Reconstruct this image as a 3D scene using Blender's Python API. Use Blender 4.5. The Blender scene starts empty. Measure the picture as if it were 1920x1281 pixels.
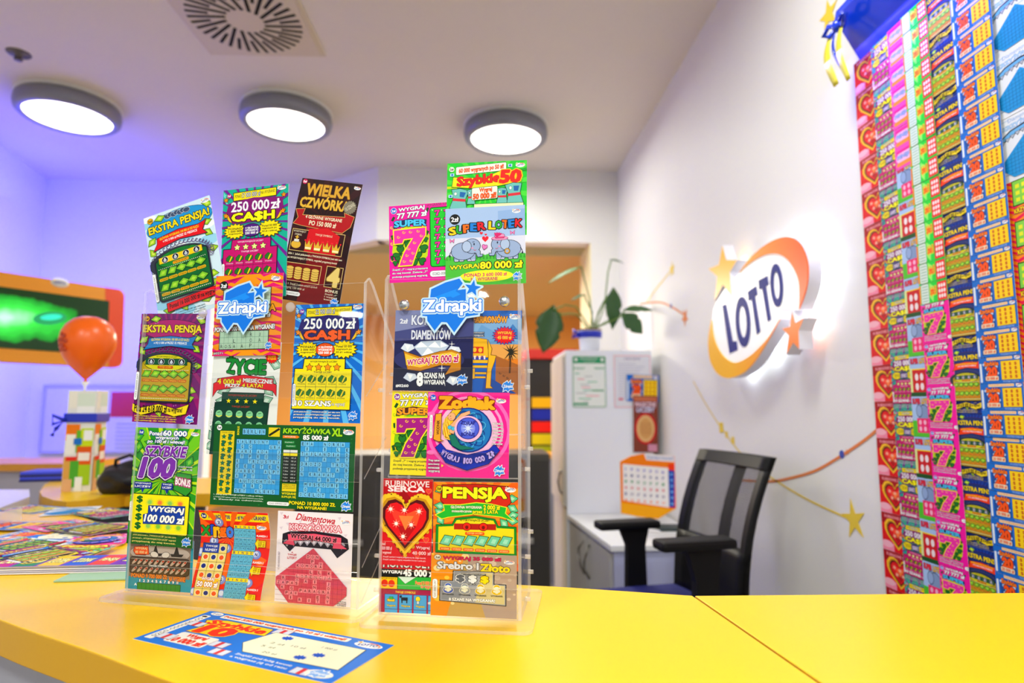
import bpy, bmesh, math, random
from mathutils import Vector, Matrix
random.seed(7)
SC = bpy.context.scene
COL = SC.collection
R_ = math.radians
# ------------------------------------------------------------------ camera, world, lights, exposure
CAM_H = 1.315
PITCH, YAW, FPX = R_(6.0), R_(3.1), 1150.0
cd = bpy.data.cameras.new('camera'); cam = bpy.data.objects.new('camera', cd); COL.objects.link(cam)
cam.location = (0, 0, CAM_H); cam.rotation_euler = (R_(90)+PITCH, 0, -YAW)
cd.sensor_width = 36; cd.lens = FPX/1920*36; cd.clip_start = 0.02
cd.dof.use_dof = True; cd.dof.focus_distance = 0.84; cd.dof.aperture_fstop = 3.2
SC.camera = cam
SC.view_settings.view_transform = 'Standard'; SC.view_settings.look = 'None'
SC.view_settings.gamma = 1; SC.view_settings.use_curve_mapping = False
SC.view_settings.exposure = -0.5
SC.cycles.transparent_max_bounces = 40
W_ = bpy.data.worlds.new('world'); SC.world = W_; W_.use_nodes = True
bgn = W_.node_tree.nodes['Background']; bgn.inputs[0].default_value = (.90, .98, 1.0, 1); bgn.inputs[1].default_value = .85

def area(name, loc, rot, size, power, color, size_y=None, shape=None):
    l = bpy.data.lights.new(name, 'AREA'); l.energy = power; l.color = color
    l.shape = shape or ('RECTANGLE' if size_y else 'SQUARE'); l.size = size
    if size_y: l.size_y = size_y
    o = bpy.data.objects.new(name, l); COL.objects.link(o); o.location = loc; o.rotation_euler = rot
    return o
CEIL = 3.1
LAMPS = [(-2.42, 3.59), (-1.17, 3.62), (0.163, 3.75),
         (-1.2, -0.7), (0.16, -0.7), (-1.2, -3.0), (0.16, -3.0), (0.3, 1.3), (-3.0, -7.0), (-7.5, -6.9)]
for i, (x, y) in enumerate(LAMPS):
    area('lamp_light', (x, y, CEIL-.118), (0, 0, 0), .42, (3, 13, 20, 40, 40, 34, 34, 24, 60, 60)[i], (.955, 1, .94), shape='DISK')
area('blue_led_strip', (-2.95, 4.25, 1.62), (R_(90), 0, R_(30)), .35, 17, (.02, .03, 1), .25)       # LED strip behind the screen
area('blue_led_ceiling', (-3.12, 4.3, 2.75), (R_(180), 0, 0), .15, 5, (.02, .03, 1), .5)
area('blue_led_upper', (-2.9, 3.9, 2.05), (R_(125), 0, R_(25)), .5, 26, (.02, .03, 1), .2)
area('blue_led_pelmet', (.955, 1.35, 2.26), (0, R_(-24), 0), .05, 2.0, (.12, .10, 1), .5)
area('warm_back_room', (-.6, 6.0, 2.4), (0, 0, 0), 1.2, 210, (1, .94, .76), 1.0)

# ------------------------------------------------------------------ view geometry helper (pixel of the photo + a real plane -> world point)
_F = Vector((math.sin(YAW)*math.cos(PITCH), math.cos(YAW)*math.cos(PITCH), math.sin(PITCH)))
_R = Vector((math.cos(YAW), -math.sin(YAW), 0)); _U = _R.cross(_F); _C = Vector((0, 0, CAM_H))
def at(px, py, n, p):
    d = _F*FPX + _R*(px-960) + _U*(640.5-py); n = Vector(n)
    return _C + d*(n.dot(Vector(p)-_C)/n.dot(d))
def at_z(px, py, z): return at(px, py, (0, 0, 1), (0, 0, z))
def at_y(px, py, y): return at(px, py, (0, 1, 0), (0, y, 0))
def at_x(px, py, x): return at(px, py, (1, 0, 0), (x, 0, 0))

# ------------------------------------------------------------------ materials
def lin(h):
    if isinstance(h, str):
        h = h.lstrip('#'); h = [int(h[i:i+2], 16)/255 for i in (0, 2, 4)]
    return tuple((c/12.92 if c <= .04045 else ((c+.055)/1.055)**2.4) for c in h[:3]) + (1,)
_mc = {}
def mat(name, col, rough=.5, metal=0, spec=.5, coat=0, noise=0, nscale=40, bump=0, emit=None, es=0):
    k = (name, str(col), rough, metal, noise, es)
    if k in _mc: return _mc[k]
    m = bpy.data.materials.new(name); m.use_nodes = True; nt = m.node_tree; b = nt.nodes['Principled BSDF']
    c = lin(col); b.inputs['Base Color'].default_value = c; b.inputs['Roughness'].default_value = rough
    b.inputs['Metallic'].default_value = metal; b.inputs['Specular IOR Level'].default_value = spec
    b.inputs['Coat Weight'].default_value = coat
    if emit: b.inputs['Emission Color'].default_value = lin(emit); b.inputs['Emission Strength'].default_value = es
    if noise or bump:
        tc = nt.nodes.new('ShaderNodeTexCoord'); n = nt.nodes.new('ShaderNodeTexNoise'); n.inputs['Scale'].default_value = nscale
        n.inputs['Detail'].default_value = 6
        nt.links.new(tc.outputs['Object'], n.inputs['Vector'])
        if noise:
            mx = nt.nodes.new('ShaderNodeMix'); mx.data_type = 'RGBA'
            mx.inputs[6].default_value = tuple(v*(1-noise) for v in c[:3])+(1,); mx.inputs[7].default_value = tuple(min(1, v*(1+noise)) for v in c[:3])+(1,)
            nt.links.new(n.outputs[0], mx.inputs[0]); nt.links.new(mx.outputs[2], b.inputs['Base Color'])
        if bump:
            bp = nt.nodes.new('ShaderNodeBump'); bp.inputs['Strength'].default_value = bump; bp.inputs['Distance'].default_value = .002
            nt.links.new(n.outputs[0], bp.inputs['Height']); nt.links.new(bp.outputs[0], b.inputs['Normal'])
    _mc[k] = m; return m
def tuple_hex(c):                             # printed inks run a little deeper than their swatch
    c = c.lstrip('#'); v = [int(c[i:i+2], 16)/255 for i in (0, 2, 4)]; m = sum(v)/3
    v = [max(0, min(1, m+(x-m)*1.12))**1.12 for x in v]; return tuple(v)
def ink(c):                                   # printed ink on coated card
    return mat('ink_'+c.lstrip('#'), tuple_hex(c), .5, spec=.22)
def acrylic(name, tint=(.985, .987, .99), milky=0.0, rough=.02):
    m = bpy.data.materials.new(name); m.use_nodes = True; nt = m.node_tree; nt.nodes.clear()
    o = nt.nodes.new('ShaderNodeOutputMaterial'); t = nt.nodes.new('ShaderNodeBsdfTransparent'); g = nt.nodes.new('ShaderNodeBsdfGlossy')
    t.inputs[0].default_value = tint+(1,); g.inputs['Roughness'].default_value = rough
    f = nt.nodes.new('ShaderNodeLayerWeight'); pw = nt.nodes.new('ShaderNodeMath'); pw.operation = 'POWER'; pw.inputs[1].default_value = 4.5
    ml = nt.nodes.new('ShaderNodeMath'); ml.operation = 'MULTIPLY_ADD'; ml.inputs[1].default_value = .4; ml.inputs[2].default_value = .022
    nt.links.new(f.outputs['Facing'], pw.inputs[0]); nt.links.new(pw.outputs[0], ml.inputs[0])
    mx = nt.nodes.new('ShaderNodeMixShader'); nt.links.new(ml.outputs[0], mx.inputs[0])
    if milky:
        d = nt.nodes.new('ShaderNodeBsdfTranslucent'); d.inputs[0].default_value = (.95, .93, .9, 1)
        d2 = nt.nodes.new('ShaderNodeBsdfDiffuse'); d2.inputs[0].default_value = (.95, .93, .9, 1)
        ma = nt.nodes.new('ShaderNodeMixShader'); nt.links.new(d.outputs[0], ma.inputs[1]); nt.links.new(d2.outputs[0], ma.inputs[2])
        mb = nt.nodes.new('ShaderNodeMixShader'); mb.inputs[0].default_value = milky
        nt.links.new(t.outputs[0], mb.inputs[1]); nt.links.new(ma.outputs[0], mb.inputs[2]); nt.links.new(mb.outputs[0], mx.inputs[1])
    else: nt.links.new(t.outputs[0], mx.inputs[1])
    nt.links.new(g.outputs[0], mx.inputs[2]); nt.links.new(mx.outputs[0], o.inputs[0]); return m
ACR_B = acrylic('acrylic_base', rough=.35)
ACR, ACR_E = acrylic('clear_acrylic'), acrylic('acrylic_cut_edge', milky=.38, rough=.1)

# ------------------------------------------------------------------ object helpers
def tag(o, label=None, cat=None, group=None, kind=None):
    for k, v in (('label', label), ('category', cat), ('group', group), ('kind', kind)):
        if v: o[k] = v
    return o
def empty(name, loc=(0, 0, 0), rz=0, rot=None, **kw):
    o = bpy.data.objects.new(name, None); COL.objects.link(o); o.location = loc; o.rotation_euler = rot or (0, 0, rz)
    o.empty_display_size = .05
    return tag(o, **kw)
class MB:
    def __init__(s): s.b = bmesh.new(); s.m = []
    def mi(s, m):
        if m not in s.m: s.m.append(m)
        return s.m.index(m)
    def box(s, lo, hi, m, M=None, bev=0):
        r = bmesh.ops.create_cube(s.b, size=1, matrix=Matrix.Translation([(a+c)/2 for a, c in zip(lo, hi)]) @ Matrix.Diagonal([max(c-a, 1e-5) for a, c in zip(lo, hi)]+[1]))
        vs = r['verts']
        if bev:
            e = bmesh.ops.bevel(s.b, geom=list({e for v in vs for e in v.link_edges}), offset=bev, segments=2, affect='EDGES', profile=.6)
            fs = set(e['faces']); vs = list({v for f in fs for v in f.verts} | {v for v in vs if v.is_valid})
        fs = {f for v in vs for f in v.link_faces}; i = s.mi(m)
        for f in fs: f.material_index = i
        if M: bmesh.ops.transform(s.b, matrix=M, verts=vs)
        return fs
    def prism(s, pts, d0, d1, m, ax=2, M=None, side=None):
        """extrude a 2D outline between d0 and d1 along axis ax (0: pts are (y,z), 1: (x,z), 2: (x,y))"""
        def v3(p, d): return ((d, p[0], p[1]), (p[0], d, p[1]), (p[0], p[1], d))[ax]
        a = [s.b.verts.new(v3(p, d0)) for p in pts]; c = [s.b.verts.new(v3(p, d1)) for p in pts]
        i = s.mi(m); j = s.mi(side or m); n = len(pts)
        for f in (s.b.faces.new(a), s.b.faces.new(c[::-1])): f.material_index = i
        for k in range(n):
            f = s.b.faces.new((a[k], c[k], c[(k+1) % n], a[(k+1) % n])); f.material_index = j
        if M: bmesh.ops.transform(s.b, matrix=M, verts=a+c)
    def lathe(s, prof, m, seg=40, M=None, smooth=True):
        rings = []; i = s.mi(m); vs = []
        for r, z in prof:
            if r < 1e-6: ring = [s.b.verts.new((0, 0, z))]
            else: ring = [s.b.verts.new((r*math.cos(2*math.pi*k/seg), r*math.sin(2*math.pi*k/seg), z)) for k in range(seg)]
            rings.append(ring); vs += ring
        for a, c in zip(rings, rings[1:]):
            for k in range(seg):
                q = [a[k % len(a)], a[(k+1) % len(a)], c[(k+1) % len(c)], c[k % len(c)]]
                u = []
                for v in q:
                    if v not in u: u.append(v)
                if len(u) > 2:
                    f = s.b.faces.new(u); f.material_index = i; f.smooth = smooth
        if M: bmesh.ops.transform(s.b, matrix=M, verts=vs)
    def tube(s, pts, r, m, seg=10):
        pts = [Vector(p) for p in pts]; i = s.mi(m); rings = []
        for k, p in enumerate(pts):
            t = (pts[min(k+1, len(pts)-1)]-pts[max(k-1, 0)]).normalized()
            a = t.cross(Vector((0, 0, 1)) if abs(t.z) < .9 else Vector((1, 0, 0))).normalized(); c = t.cross(a)
            rr = r[k] if isinstance(r, (list, tuple)) else r
            rings.append([s.b.verts.new(p+a*(rr*math.cos(2*math.pi*j/seg))+c*(rr*math.sin(2*math.pi*j/seg))) for j in range(seg)])
        for a, c in zip(rings, rings[1:]):
            for j in range(seg):
                f = s.b.faces.new((a[j], a[(j+1) % seg], c[(j+1) % seg], c[j])); f.material_index = i; f.smooth = True
        for a in (rings[0], rings[-1][::-1]):
            f = s.b.faces.new(a); f.material_index = i
    def face(s, pts, m, smooth=False):
        f = s.b.faces.new([s.b.verts.new(p) for p in pts]); f.material_index = s.mi(m); f.smooth = smooth; return f
    def build(s, name, parent=None, loc=None, rot=None, solid=0, mats=None, **kw):
        bmesh.ops.recalc_face_normals(s.b, faces=s.b.faces)
        me = bpy.data.meshes.new(name); s.b.to_mesh(me); s.b.free()
        for m in s.m: me.materials.append(m)
        o = bpy.data.objects.new(name, me); COL.objects.link(o)
        if parent: o.parent = parent
        if loc is not None: o.location = loc
        if rot is not None: o.rotation_euler = rot
        if solid:
            md = o.modifiers.new('thickness', 'SOLIDIFY'); md.thickness = solid; md.offset = 0
        return tag(o, **kw)

# ------------------------------------------------------------------ printed artwork: flat inks on a card, every card one mesh
_tc = {}
def text_mesh(body, off):
    """flat lettering, thickened by off: the glyphs plus a stroke of half-width off along their outlines"""
    k = (body, round(off, 3))
    if k in _tc: return _tc[k]
    if off > 0:
        V, F = text_mesh(body, 0); V = [(v[0], v[1], 0) for v in V]; F = list(F); cnt = {}; grid = {}
        def level(P):                            # overlapping strokes lie on separate hair-thin levels
            c = .06; xs = [p[0] for p in P]; ys = [p[1] for p in P]
            cells = [(i, j) for i in range(int(min(xs)//c), int(max(xs)//c)+1) for j in range(int(min(ys)//c), int(max(ys)//c)+1)]
            used = set()
            for q in cells: used |= grid.get(q, set())
            l = 1
            while l in used: l += 1
            for q in cells: grid.setdefault(q, set()).add(l)
            return min(l, 16)
        for f in F:
            for i in range(len(f)):
                e = (f[i], f[(i+1) % len(f)]); cnt[tuple(sorted(e))] = cnt.get(tuple(sorted(e)), 0)+1
        ed = [e for e, n in cnt.items() if n == 1]; nb = {}
        for a, b in ed:
            (x0, y0), (x1, y1) = V[a][:2], V[b][:2]; l = math.hypot(x1-x0, y1-y0)
            if l < 1e-6: continue
            dx, dy = (x1-x0)/l, (y1-y0)/l; nx, ny = -dy*off, dx*off; o = len(V)
            P = [(x0+nx, y0+ny), (x1+nx, y1+ny), (x1-nx, y1-ny), (x0-nx, y0-ny)]; lv = level(P)
            V += [(x, y, lv) for x, y in P]; F.append((o, o+1, o+2, o+3))
            nb.setdefault(a, []).append((dx, dy)); nb.setdefault(b, []).append((-dx, -dy))
        for v, ds in nb.items():
            if len(ds) == 2 and ds[0][0]*ds[1][0]+ds[0][1]*ds[1][1] < -.93: continue
            o = len(V); P = [(V[v][0]+off*1.06*math.cos(R_(22.5+q*45)), V[v][1]+off*1.06*math.sin(R_(22.5+q*45))) for q in range(8)]; lv = level(P)
            V += [(x, y, lv) for x, y in P]; F.append(tuple(range(o, o+8)))
        _tc[k] = (V, F); return _tc[k]
    c = bpy.data.curves.new('t', 'FONT'); c.body = body; c.resolution_u = 2; c.size = 1
    o = bpy.data.objects.new('t', c)
    me = bpy.data.meshes.new_from_object(o)
    V = [(v.co.x, v.co.y) for v in me.vertices]; idx, rep = {}, []
    for x, y in V: rep.append(idx.setdefault((round(x, 4), round(y, 4)), len(idx)))
    U = [None]*len(idx)
    for q, r in zip(V, rep): U[r] = q
    F = []
    for p in me.polygons:
        f = []
        for i in p.vertices:
            if rep[i] not in f: f.append(rep[i])
        if len(f) > 2: F.append(tuple(f))
    _tc[k] = (U, F)
    bpy.data.objects.remove(o); bpy.data.curves.remove(c); bpy.data.meshes.remove(me)
    return _tc[k]
def offset_poly(p, d):
    n = len(p); A = sum(p[i][0]*p[(i+1) % n][1]-p[(i+1) % n][0]*p[i][1] for i in range(n)); sg = 1 if A > 0 else -1
    out = []
    for i in range(n):
        a, b, c = p[i-1], p[i], p[(i+1) % n]
        e1 = (b[0]-a[0], b[1]-a[1]); e2 = (c[0]-b[0], c[1]-b[1])
        l1 = math.hypot(*e1) or 1e-9; l2 = math.hypot(*e2) or 1e-9
        n1 = (e1[1]/l1*sg, -e1[0]/l1*sg); n2 = (e2[1]/l2*sg, -e2[0]/l2*sg)
        m = (n1[0]+n2[0], n1[1]+n2[1]); l = math.hypot(*m) or 1e-9; k = min(2.2, 2/l)
        out.append((b[0]+m[0]/l*d*k, b[1]+m[1]/l*d*k))
    return out
def clip(p, x0, y0, x1, y1):
    for ax, v, s in ((0, x0, 1), (0, x1, -1), (1, y0, 1), (1, y1, -1)):
        q = []
        for i in range(len(p)):
            a, b = p[i-1], p[i]; ia, ib = (a[ax]-v)*s >= 0, (b[ax]-v)*s >= 0
            if ia != ib:
                t = (v-a[ax])/(b[ax]-a[ax]); q.append((a[0]+(b[0]-a[0])*t, a[1]+(b[1]-a[1])*t))
            if ib: q.append(b)
        p = q
        if len(p) < 3: return []
    return p
def star_pts(x, y, r, n=5, k=.42, a0=-90, sy=1):
    return [(x+(r if i % 2 == 0 else r*k)*math.cos(R_(a0+180*i/n)), y+(r if i % 2 == 0 else r*k)*math.sin(R_(a0+180*i/n))*sy) for i in range(2*n)]
def ell_pts(x, y, rx, ry, n=28, rot=0):
    c, s = math.cos(R_(rot)), math.sin(R_(rot))
    return [(x+rx*math.cos(t)*c-ry*math.sin(t)*s, y+rx*math.cos(t)*s+ry*math.sin(t)*c) for t in [2*math.pi*i/n for i in range(n)]]
HEART = [(0, 1), (-.35, .62), (-.8, .15), (-.97, -.2), (-.97, -.55), (-.75, -.86), (-.45, -.93), (-.18, -.8), (0, -.5), (.18, -.8), (.45, -.93), (.75, -.86), (.97, -.55), (.97, -.2), (.8, .15), (.35, .62)]
SEVEN = [(-1, -1), (1, -1), (1, -.62), (.55, -.1), (.32, .45), (.25, 1), (-.5, 1), (-.42, .45), (-.1, -.15), (.25, -.52), (-.45, -.52), (-.62, -.32), (-1, -.32)]
def shp(base, x, y, rx, ry, rot=0):
    c, s = math.cos(R_(rot)), math.sin(R_(rot)); return [(x+a*rx*c-b*ry*s, y+a*rx*s+b*ry*c) for a, b in base]
class Art:
    """canvas in the units of src=(x0,y0,x1,y1), y downwards; printed on a card w x h metres"""
    def __init__(s, w, h, src, bg='#ffffff', dz=5e-5, paper=4e-4):
        s.w, s.h, s.src, s.dz, s.paper = w, h, src, dz, paper; s.it = []
        s.kx = w/(src[2]-src[0]); s.ky = h/(src[3]-src[1]); s.card = bool(bg)
        if bg: s.rect(*src, bg)
    def add(s, V, F, c):
        if not V: return
        xs = [v[0] for v in V]; ys = [v[1] for v in V]; s.it.append((V, F, c, (min(xs), min(ys), max(xs), max(ys))))
    def poly(s, p, c, out=None, ow=2):
        if out: s.poly(offset_poly(p, ow), out)
        x0, y0, x1, y1 = s.src
        if min(v[0] for v in p) < x0 or max(v[0] for v in p) > x1 or min(v[1] for v in p) < y0 or max(v[1] for v in p) > y1: p = clip(p, x0, y0, x1, y1)
        if len(p) > 2: s.add(p, [tuple(range(len(p)))], c)
    def rect(s, x0, y0, x1, y1, c, out=None, ow=2, r=0, sk=0):
        if r:
            p = []
            for cx, cy, a in ((x1-r, y0+r, -90), (x1-r, y1-r, 0), (x0+r, y1-r, 90), (x0+r, y0+r, 180)):
                p += [(cx+r*math.cos(R_(a+t)), cy+r*math.sin(R_(a+t))) for t in (0, 30, 60, 90)]
        else: p = [(x0, y0), (x1, y0), (x1, y1), (x0, y1)]
        if sk: p = [(x, y-(x-(x0+x1)/2)*sk) for x, y in p]
        s.poly(p, c, out, ow)
    def ell(s, x, y, rx, ry, c, out=None, ow=2, rot=0): s.poly(ell_pts(x, y, rx, ry, rot=rot), c, out, ow)
    def star(s, x, y, r, c, n=5, k=.42, out=None, ow=2, a0=-90, sy=1): s.poly(star_pts(x, y, r, n, k, a0, sy), c, out, ow)
    def line(s, pts, w, c):
        L, Rr = [], []
        for i, p in enumerate(pts):
            a, b = pts[max(i-1, 0)], pts[min(i+1, len(pts)-1)]; dx, dy = b[0]-a[0], b[1]-a[1]; l = math.hypot(dx, dy) or 1
            L.append((p[0]-dy/l*w/2, p[1]+dx/l*w/2)); Rr.append((p[0]+dy/l*w/2, p[1]-dx/l*w/2))
        s.add(L+Rr, [(i, i+1, len(L)+i+1, len(L)+i) for i in range(len(L)-1)], c)
    def T(s, body, x0, y0, x1, y1, c, out=None, ow=.06, b=.02, rot=0, sh=0, out2=None, ow2=.12, arc=0, slope=0):
        b = b*.7 if b > .02 else 0
        V0, F = text_mesh(body, 0.0)
        if not V0: return
        ax, bx = min(v[0] for v in V0), max(v[0] for v in V0); ay, by = min(v[1] for v in V0), max(v[1] for v in V0)
        if len(body) == 1 and body in '1Iil|jJ.': hw = min(x1-x0, (y1-y0)*(bx-ax)/(by-ay)*1.35)/2; x0, x1 = (x0+x1)/2-hw, (x0+x1)/2+hw
        cx, cy = (x0+x1)/2, (y0+y1)/2; cr, sr = math.cos(R_(rot)), math.sin(R_(rot))
        def tr(v):
            u = (v[0]-ax)/(bx-ax)-.5; t = .5-(v[1]-ay)/(by-ay)
            x = u*(x1-x0)-t*sh*(y1-y0); y = t*(y1-y0)+arc*(4*u*u-1)-slope*u*(x1-x0)
            return (cx+x*cr-y*sr, cy+x*sr+y*cr, v[2] if len(v) > 2 else 0)
        for col, of in ((out2, b+ow2), (out, b+ow*.8), (c, b)):
            if col:
                V, F = text_mesh(body, of); s.add([tr(v) for v in V], F, col)
    def rays(s, x, y, n, c, Rr=900, a0=0, fill=.5):
        for i in range(n):
            a = R_(a0+360*i/n); b = a+2*math.pi/n*fill
            s.poly([(x, y), (x+Rr*math.cos(a), y+Rr*math.sin(a)), (x+Rr*math.cos(b), y+Rr*math.sin(b))], c)
    def build(s, name, curl=0, bend=None):
        Vs, Fs, Ms, mats, col = [], [], [], [], {}
        def mi(c):
            if c not in col: col[c] = len(mats); mats.append(ink(c))
            return col[c]
        w, h, t = s.w, s.h, s.paper; wm = mi('#f4f2ee')
        N = 8 if s.card else -1
        for i in range(N+1):
            z = -h*i/N
            Vs += [(0, -0., z), (w, 0, z), (0, t, z), (w, t, z)]
        for i in range(N):
            a = 4*i; b = a+4
            Fs += [(a, a+1, b+1, b), (a+2, b+2, b+3, a+3), (a, b, b+2, a+2), (a+1, a+3, b+3, b+1)]; Ms += [wm]*4
        if s.card: Fs += [(0, 2, 3, 1), (4*N, 4*N+1, 4*N+3, 4*N+2)]; Ms += [wm]*2
        done = []
        for V, F, c, bb in s.it:
            L = 1+max([l for q, l in done if q[0] < bb[2] and q[2] > bb[0] and q[1] < bb[3] and q[3] > bb[1]] or [0])
            done.append((bb, L)); o = len(Vs); m = mi(c)
            if s.card: V = [(min(max(v[0], s.src[0]), s.src[2]), min(max(v[1], s.src[1]), s.src[3]))+tuple(v[2:]) for v in V]
            Vs += [((v[0]-s.src[0])*s.kx, -L*s.dz+(v[2]*2.8e-6 if len(v) > 2 else 0), -(v[1]-s.src[1])*s.ky) for v in V]
            for f in F: Fs.append(tuple(o+i for i in f)); Ms.append(m)
        me = bpy.data.meshes.new(name); me.from_pydata(Vs, [], Fs); me.update()
        me.polygons.foreach_set('material_index', Ms)
        for m in mats: me.materials.append(m)
        if bend:
            bm = bmesh.new(); bm.from_mesh(me)
            for k in range(1, 24):
                bmesh.ops.bisect_plane(bm, geom=bm.verts[:]+bm.edges[:]+bm.faces[:], plane_co=(0, 0, -h*k/24), plane_no=(0, 0, 1))
            for v in bm.verts:
                dx, dy = bend(v.co.x/w, -v.co.z/h); v.co.x += dx; v.co.y += dy
            bm.to_mesh(me); bm.free()
        return me
# small printed marks shared by the cards
def lg(a, x, y, w):                            # round white maker's mark: white cloud, blue word, orange sweep, yellow star
    a.ell(x, y, w*.5, w*.24, '#ffffff'); a.star(x-w*.36, y-w*.16, w*.17, '#ffffff')
    a.star(x-w*.36, y-w*.16, w*.11, '#f7b500')
    a.line([(x-w*.05, y-w*.21), (x+w*.22, y-w*.19), (x+w*.4, y-w*.06), (x+w*.38, y+w*.08)], w*.06, '#f58220')
    a.T('LOTTO', x-w*.33, y-w*.11, x+w*.3, y+w*.09, '#1c3fa0', b=.05, slope=.12)
def zd(a, x, y, w, c='#2f8fe6'):               # small splash mark
    k = w/2
    a.poly([(x-k*.8, y-k*.5), (x-k*.1, y-k), (x+k*.1, y-k*.6), (x+k*.5, y-k*1.1), (x+k*.55, y-k*.5), (x+k, y-k*.55), (x+k*.8, y), (x+k, y+k*.5), (x+k*.3, y+k*.6), (x+k*.1, y+k), (x-k*.3, y+k*.6), (x-k*.8, y+k*.9), (x-k*.7, y+k*.3), (x-k, y)], c, '#ffffff', w*.05)
    a.T('Zdrapki', x-k*.75, y-k*.28, x+k*.75, y+k*.38, '#ffffff', b=.04)
def coin(a, x, y, r, t, bg, fg='#ffffff', out=None):
    a.ell(x, y, r, r, bg, out, r*.12); a.T(t, x-r*.68, y-r*.42, x+r*.68, y+r*.42, fg, b=.04)
def note(a, x, y, w, h, rot=0, c='#8fc63d', o='#14351a', c2='#c8e06a'):
    k = [(-.58, .28), (-.16, -.5), (.58, -.3), (.2, .5)]
    p = shp(k, x, y, w, h, rot); a.poly(p, c, o, max(w, h)*.06); a.poly(shp([(u*.5, v*.5) for u, v in k], x, y, w, h, rot), c2)
def pack(a, x, y, w, h, c='#2f7a2a', band='#f4d51c', o='#101410'):
    a.poly([(x-w/2, y-h*.1), (x-w*.1, y-h/2), (x+w/2, y-h*.2), (x+w/2, y+h*.15), (x+w*.05, y+h/2), (x-w/2, y+h*.25)], c, o, w*.05)
    a.poly([(x-w*.12, y+h*.42), (x+w*.22, y-h*.36), (x+w*.38, y-h*.28), (x+w*.05, y+h*.48)], band)
def pill(a, x0, y0, x1, y1, t='0243-000000-047', c='#ffffff'):
    r = min(x1-x0, y1-y0)/2; a.rect(x0, y0, x1, y1, c, '#777777', r*.12, r=r*.98)
    cx, cy = (x0+x1)/2, (y0+y1)/2; L = max(x1-x0, y1-y0)*.42; v = y1-y0 > x1-x0
    a.T(t, cx-L, cy-r*.5, cx+L, cy+r*.5, '#555555', rot=-90 if v else 0)
def small(a, x0, x1, y, dy, rows, c='#ffffff', th=None, out=None):
    for i, t in enumerate(rows): a.T(t, x0, y+i*dy, x1, y+i*dy+dy*.68, c, out, .1, b=.03)
def burst(a, x, y, rx, ry, c, o, rows, tc='#111111', n=16, rot=0):
    a.poly([(px, y+(py-y)*ry/rx) for px, py in star_pts(x, y, rx, n, .76)], c, o, rx*.05)
    h = ry*1.0/len(rows)
    for i, t in enumerate(rows): a.T(t, x-rx*.6, y-ry*.5+i*h+h*.12, x+rx*.6, y-ry*.5+(i+1)*h-h*.12, tc, b=.03)
def dotted(a, x0, x1, y, n, r, c):
    for i in range(n): a.rect(x0+(x1-x0)*i/(n-1)-r, y-r, x0+(x1-x0)*i/(n-1)+r, y+r, c)
def swirl(a, x, y, r, c, w):
    a.line([(x+r*(1-t*.11)*math.cos(t*.75), y+r*(1-t*.11)*math.sin(t*.75)) for t in range(9)], w, c)
RULES = ['Jeżeli jakakolwiek z „TWOICH LICZB” jest taka sama', 'jak któraś z „WYGRYWAJĄCYCH LICZB” wygrałeś', 'przypisaną do niej kwotę.']

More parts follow.
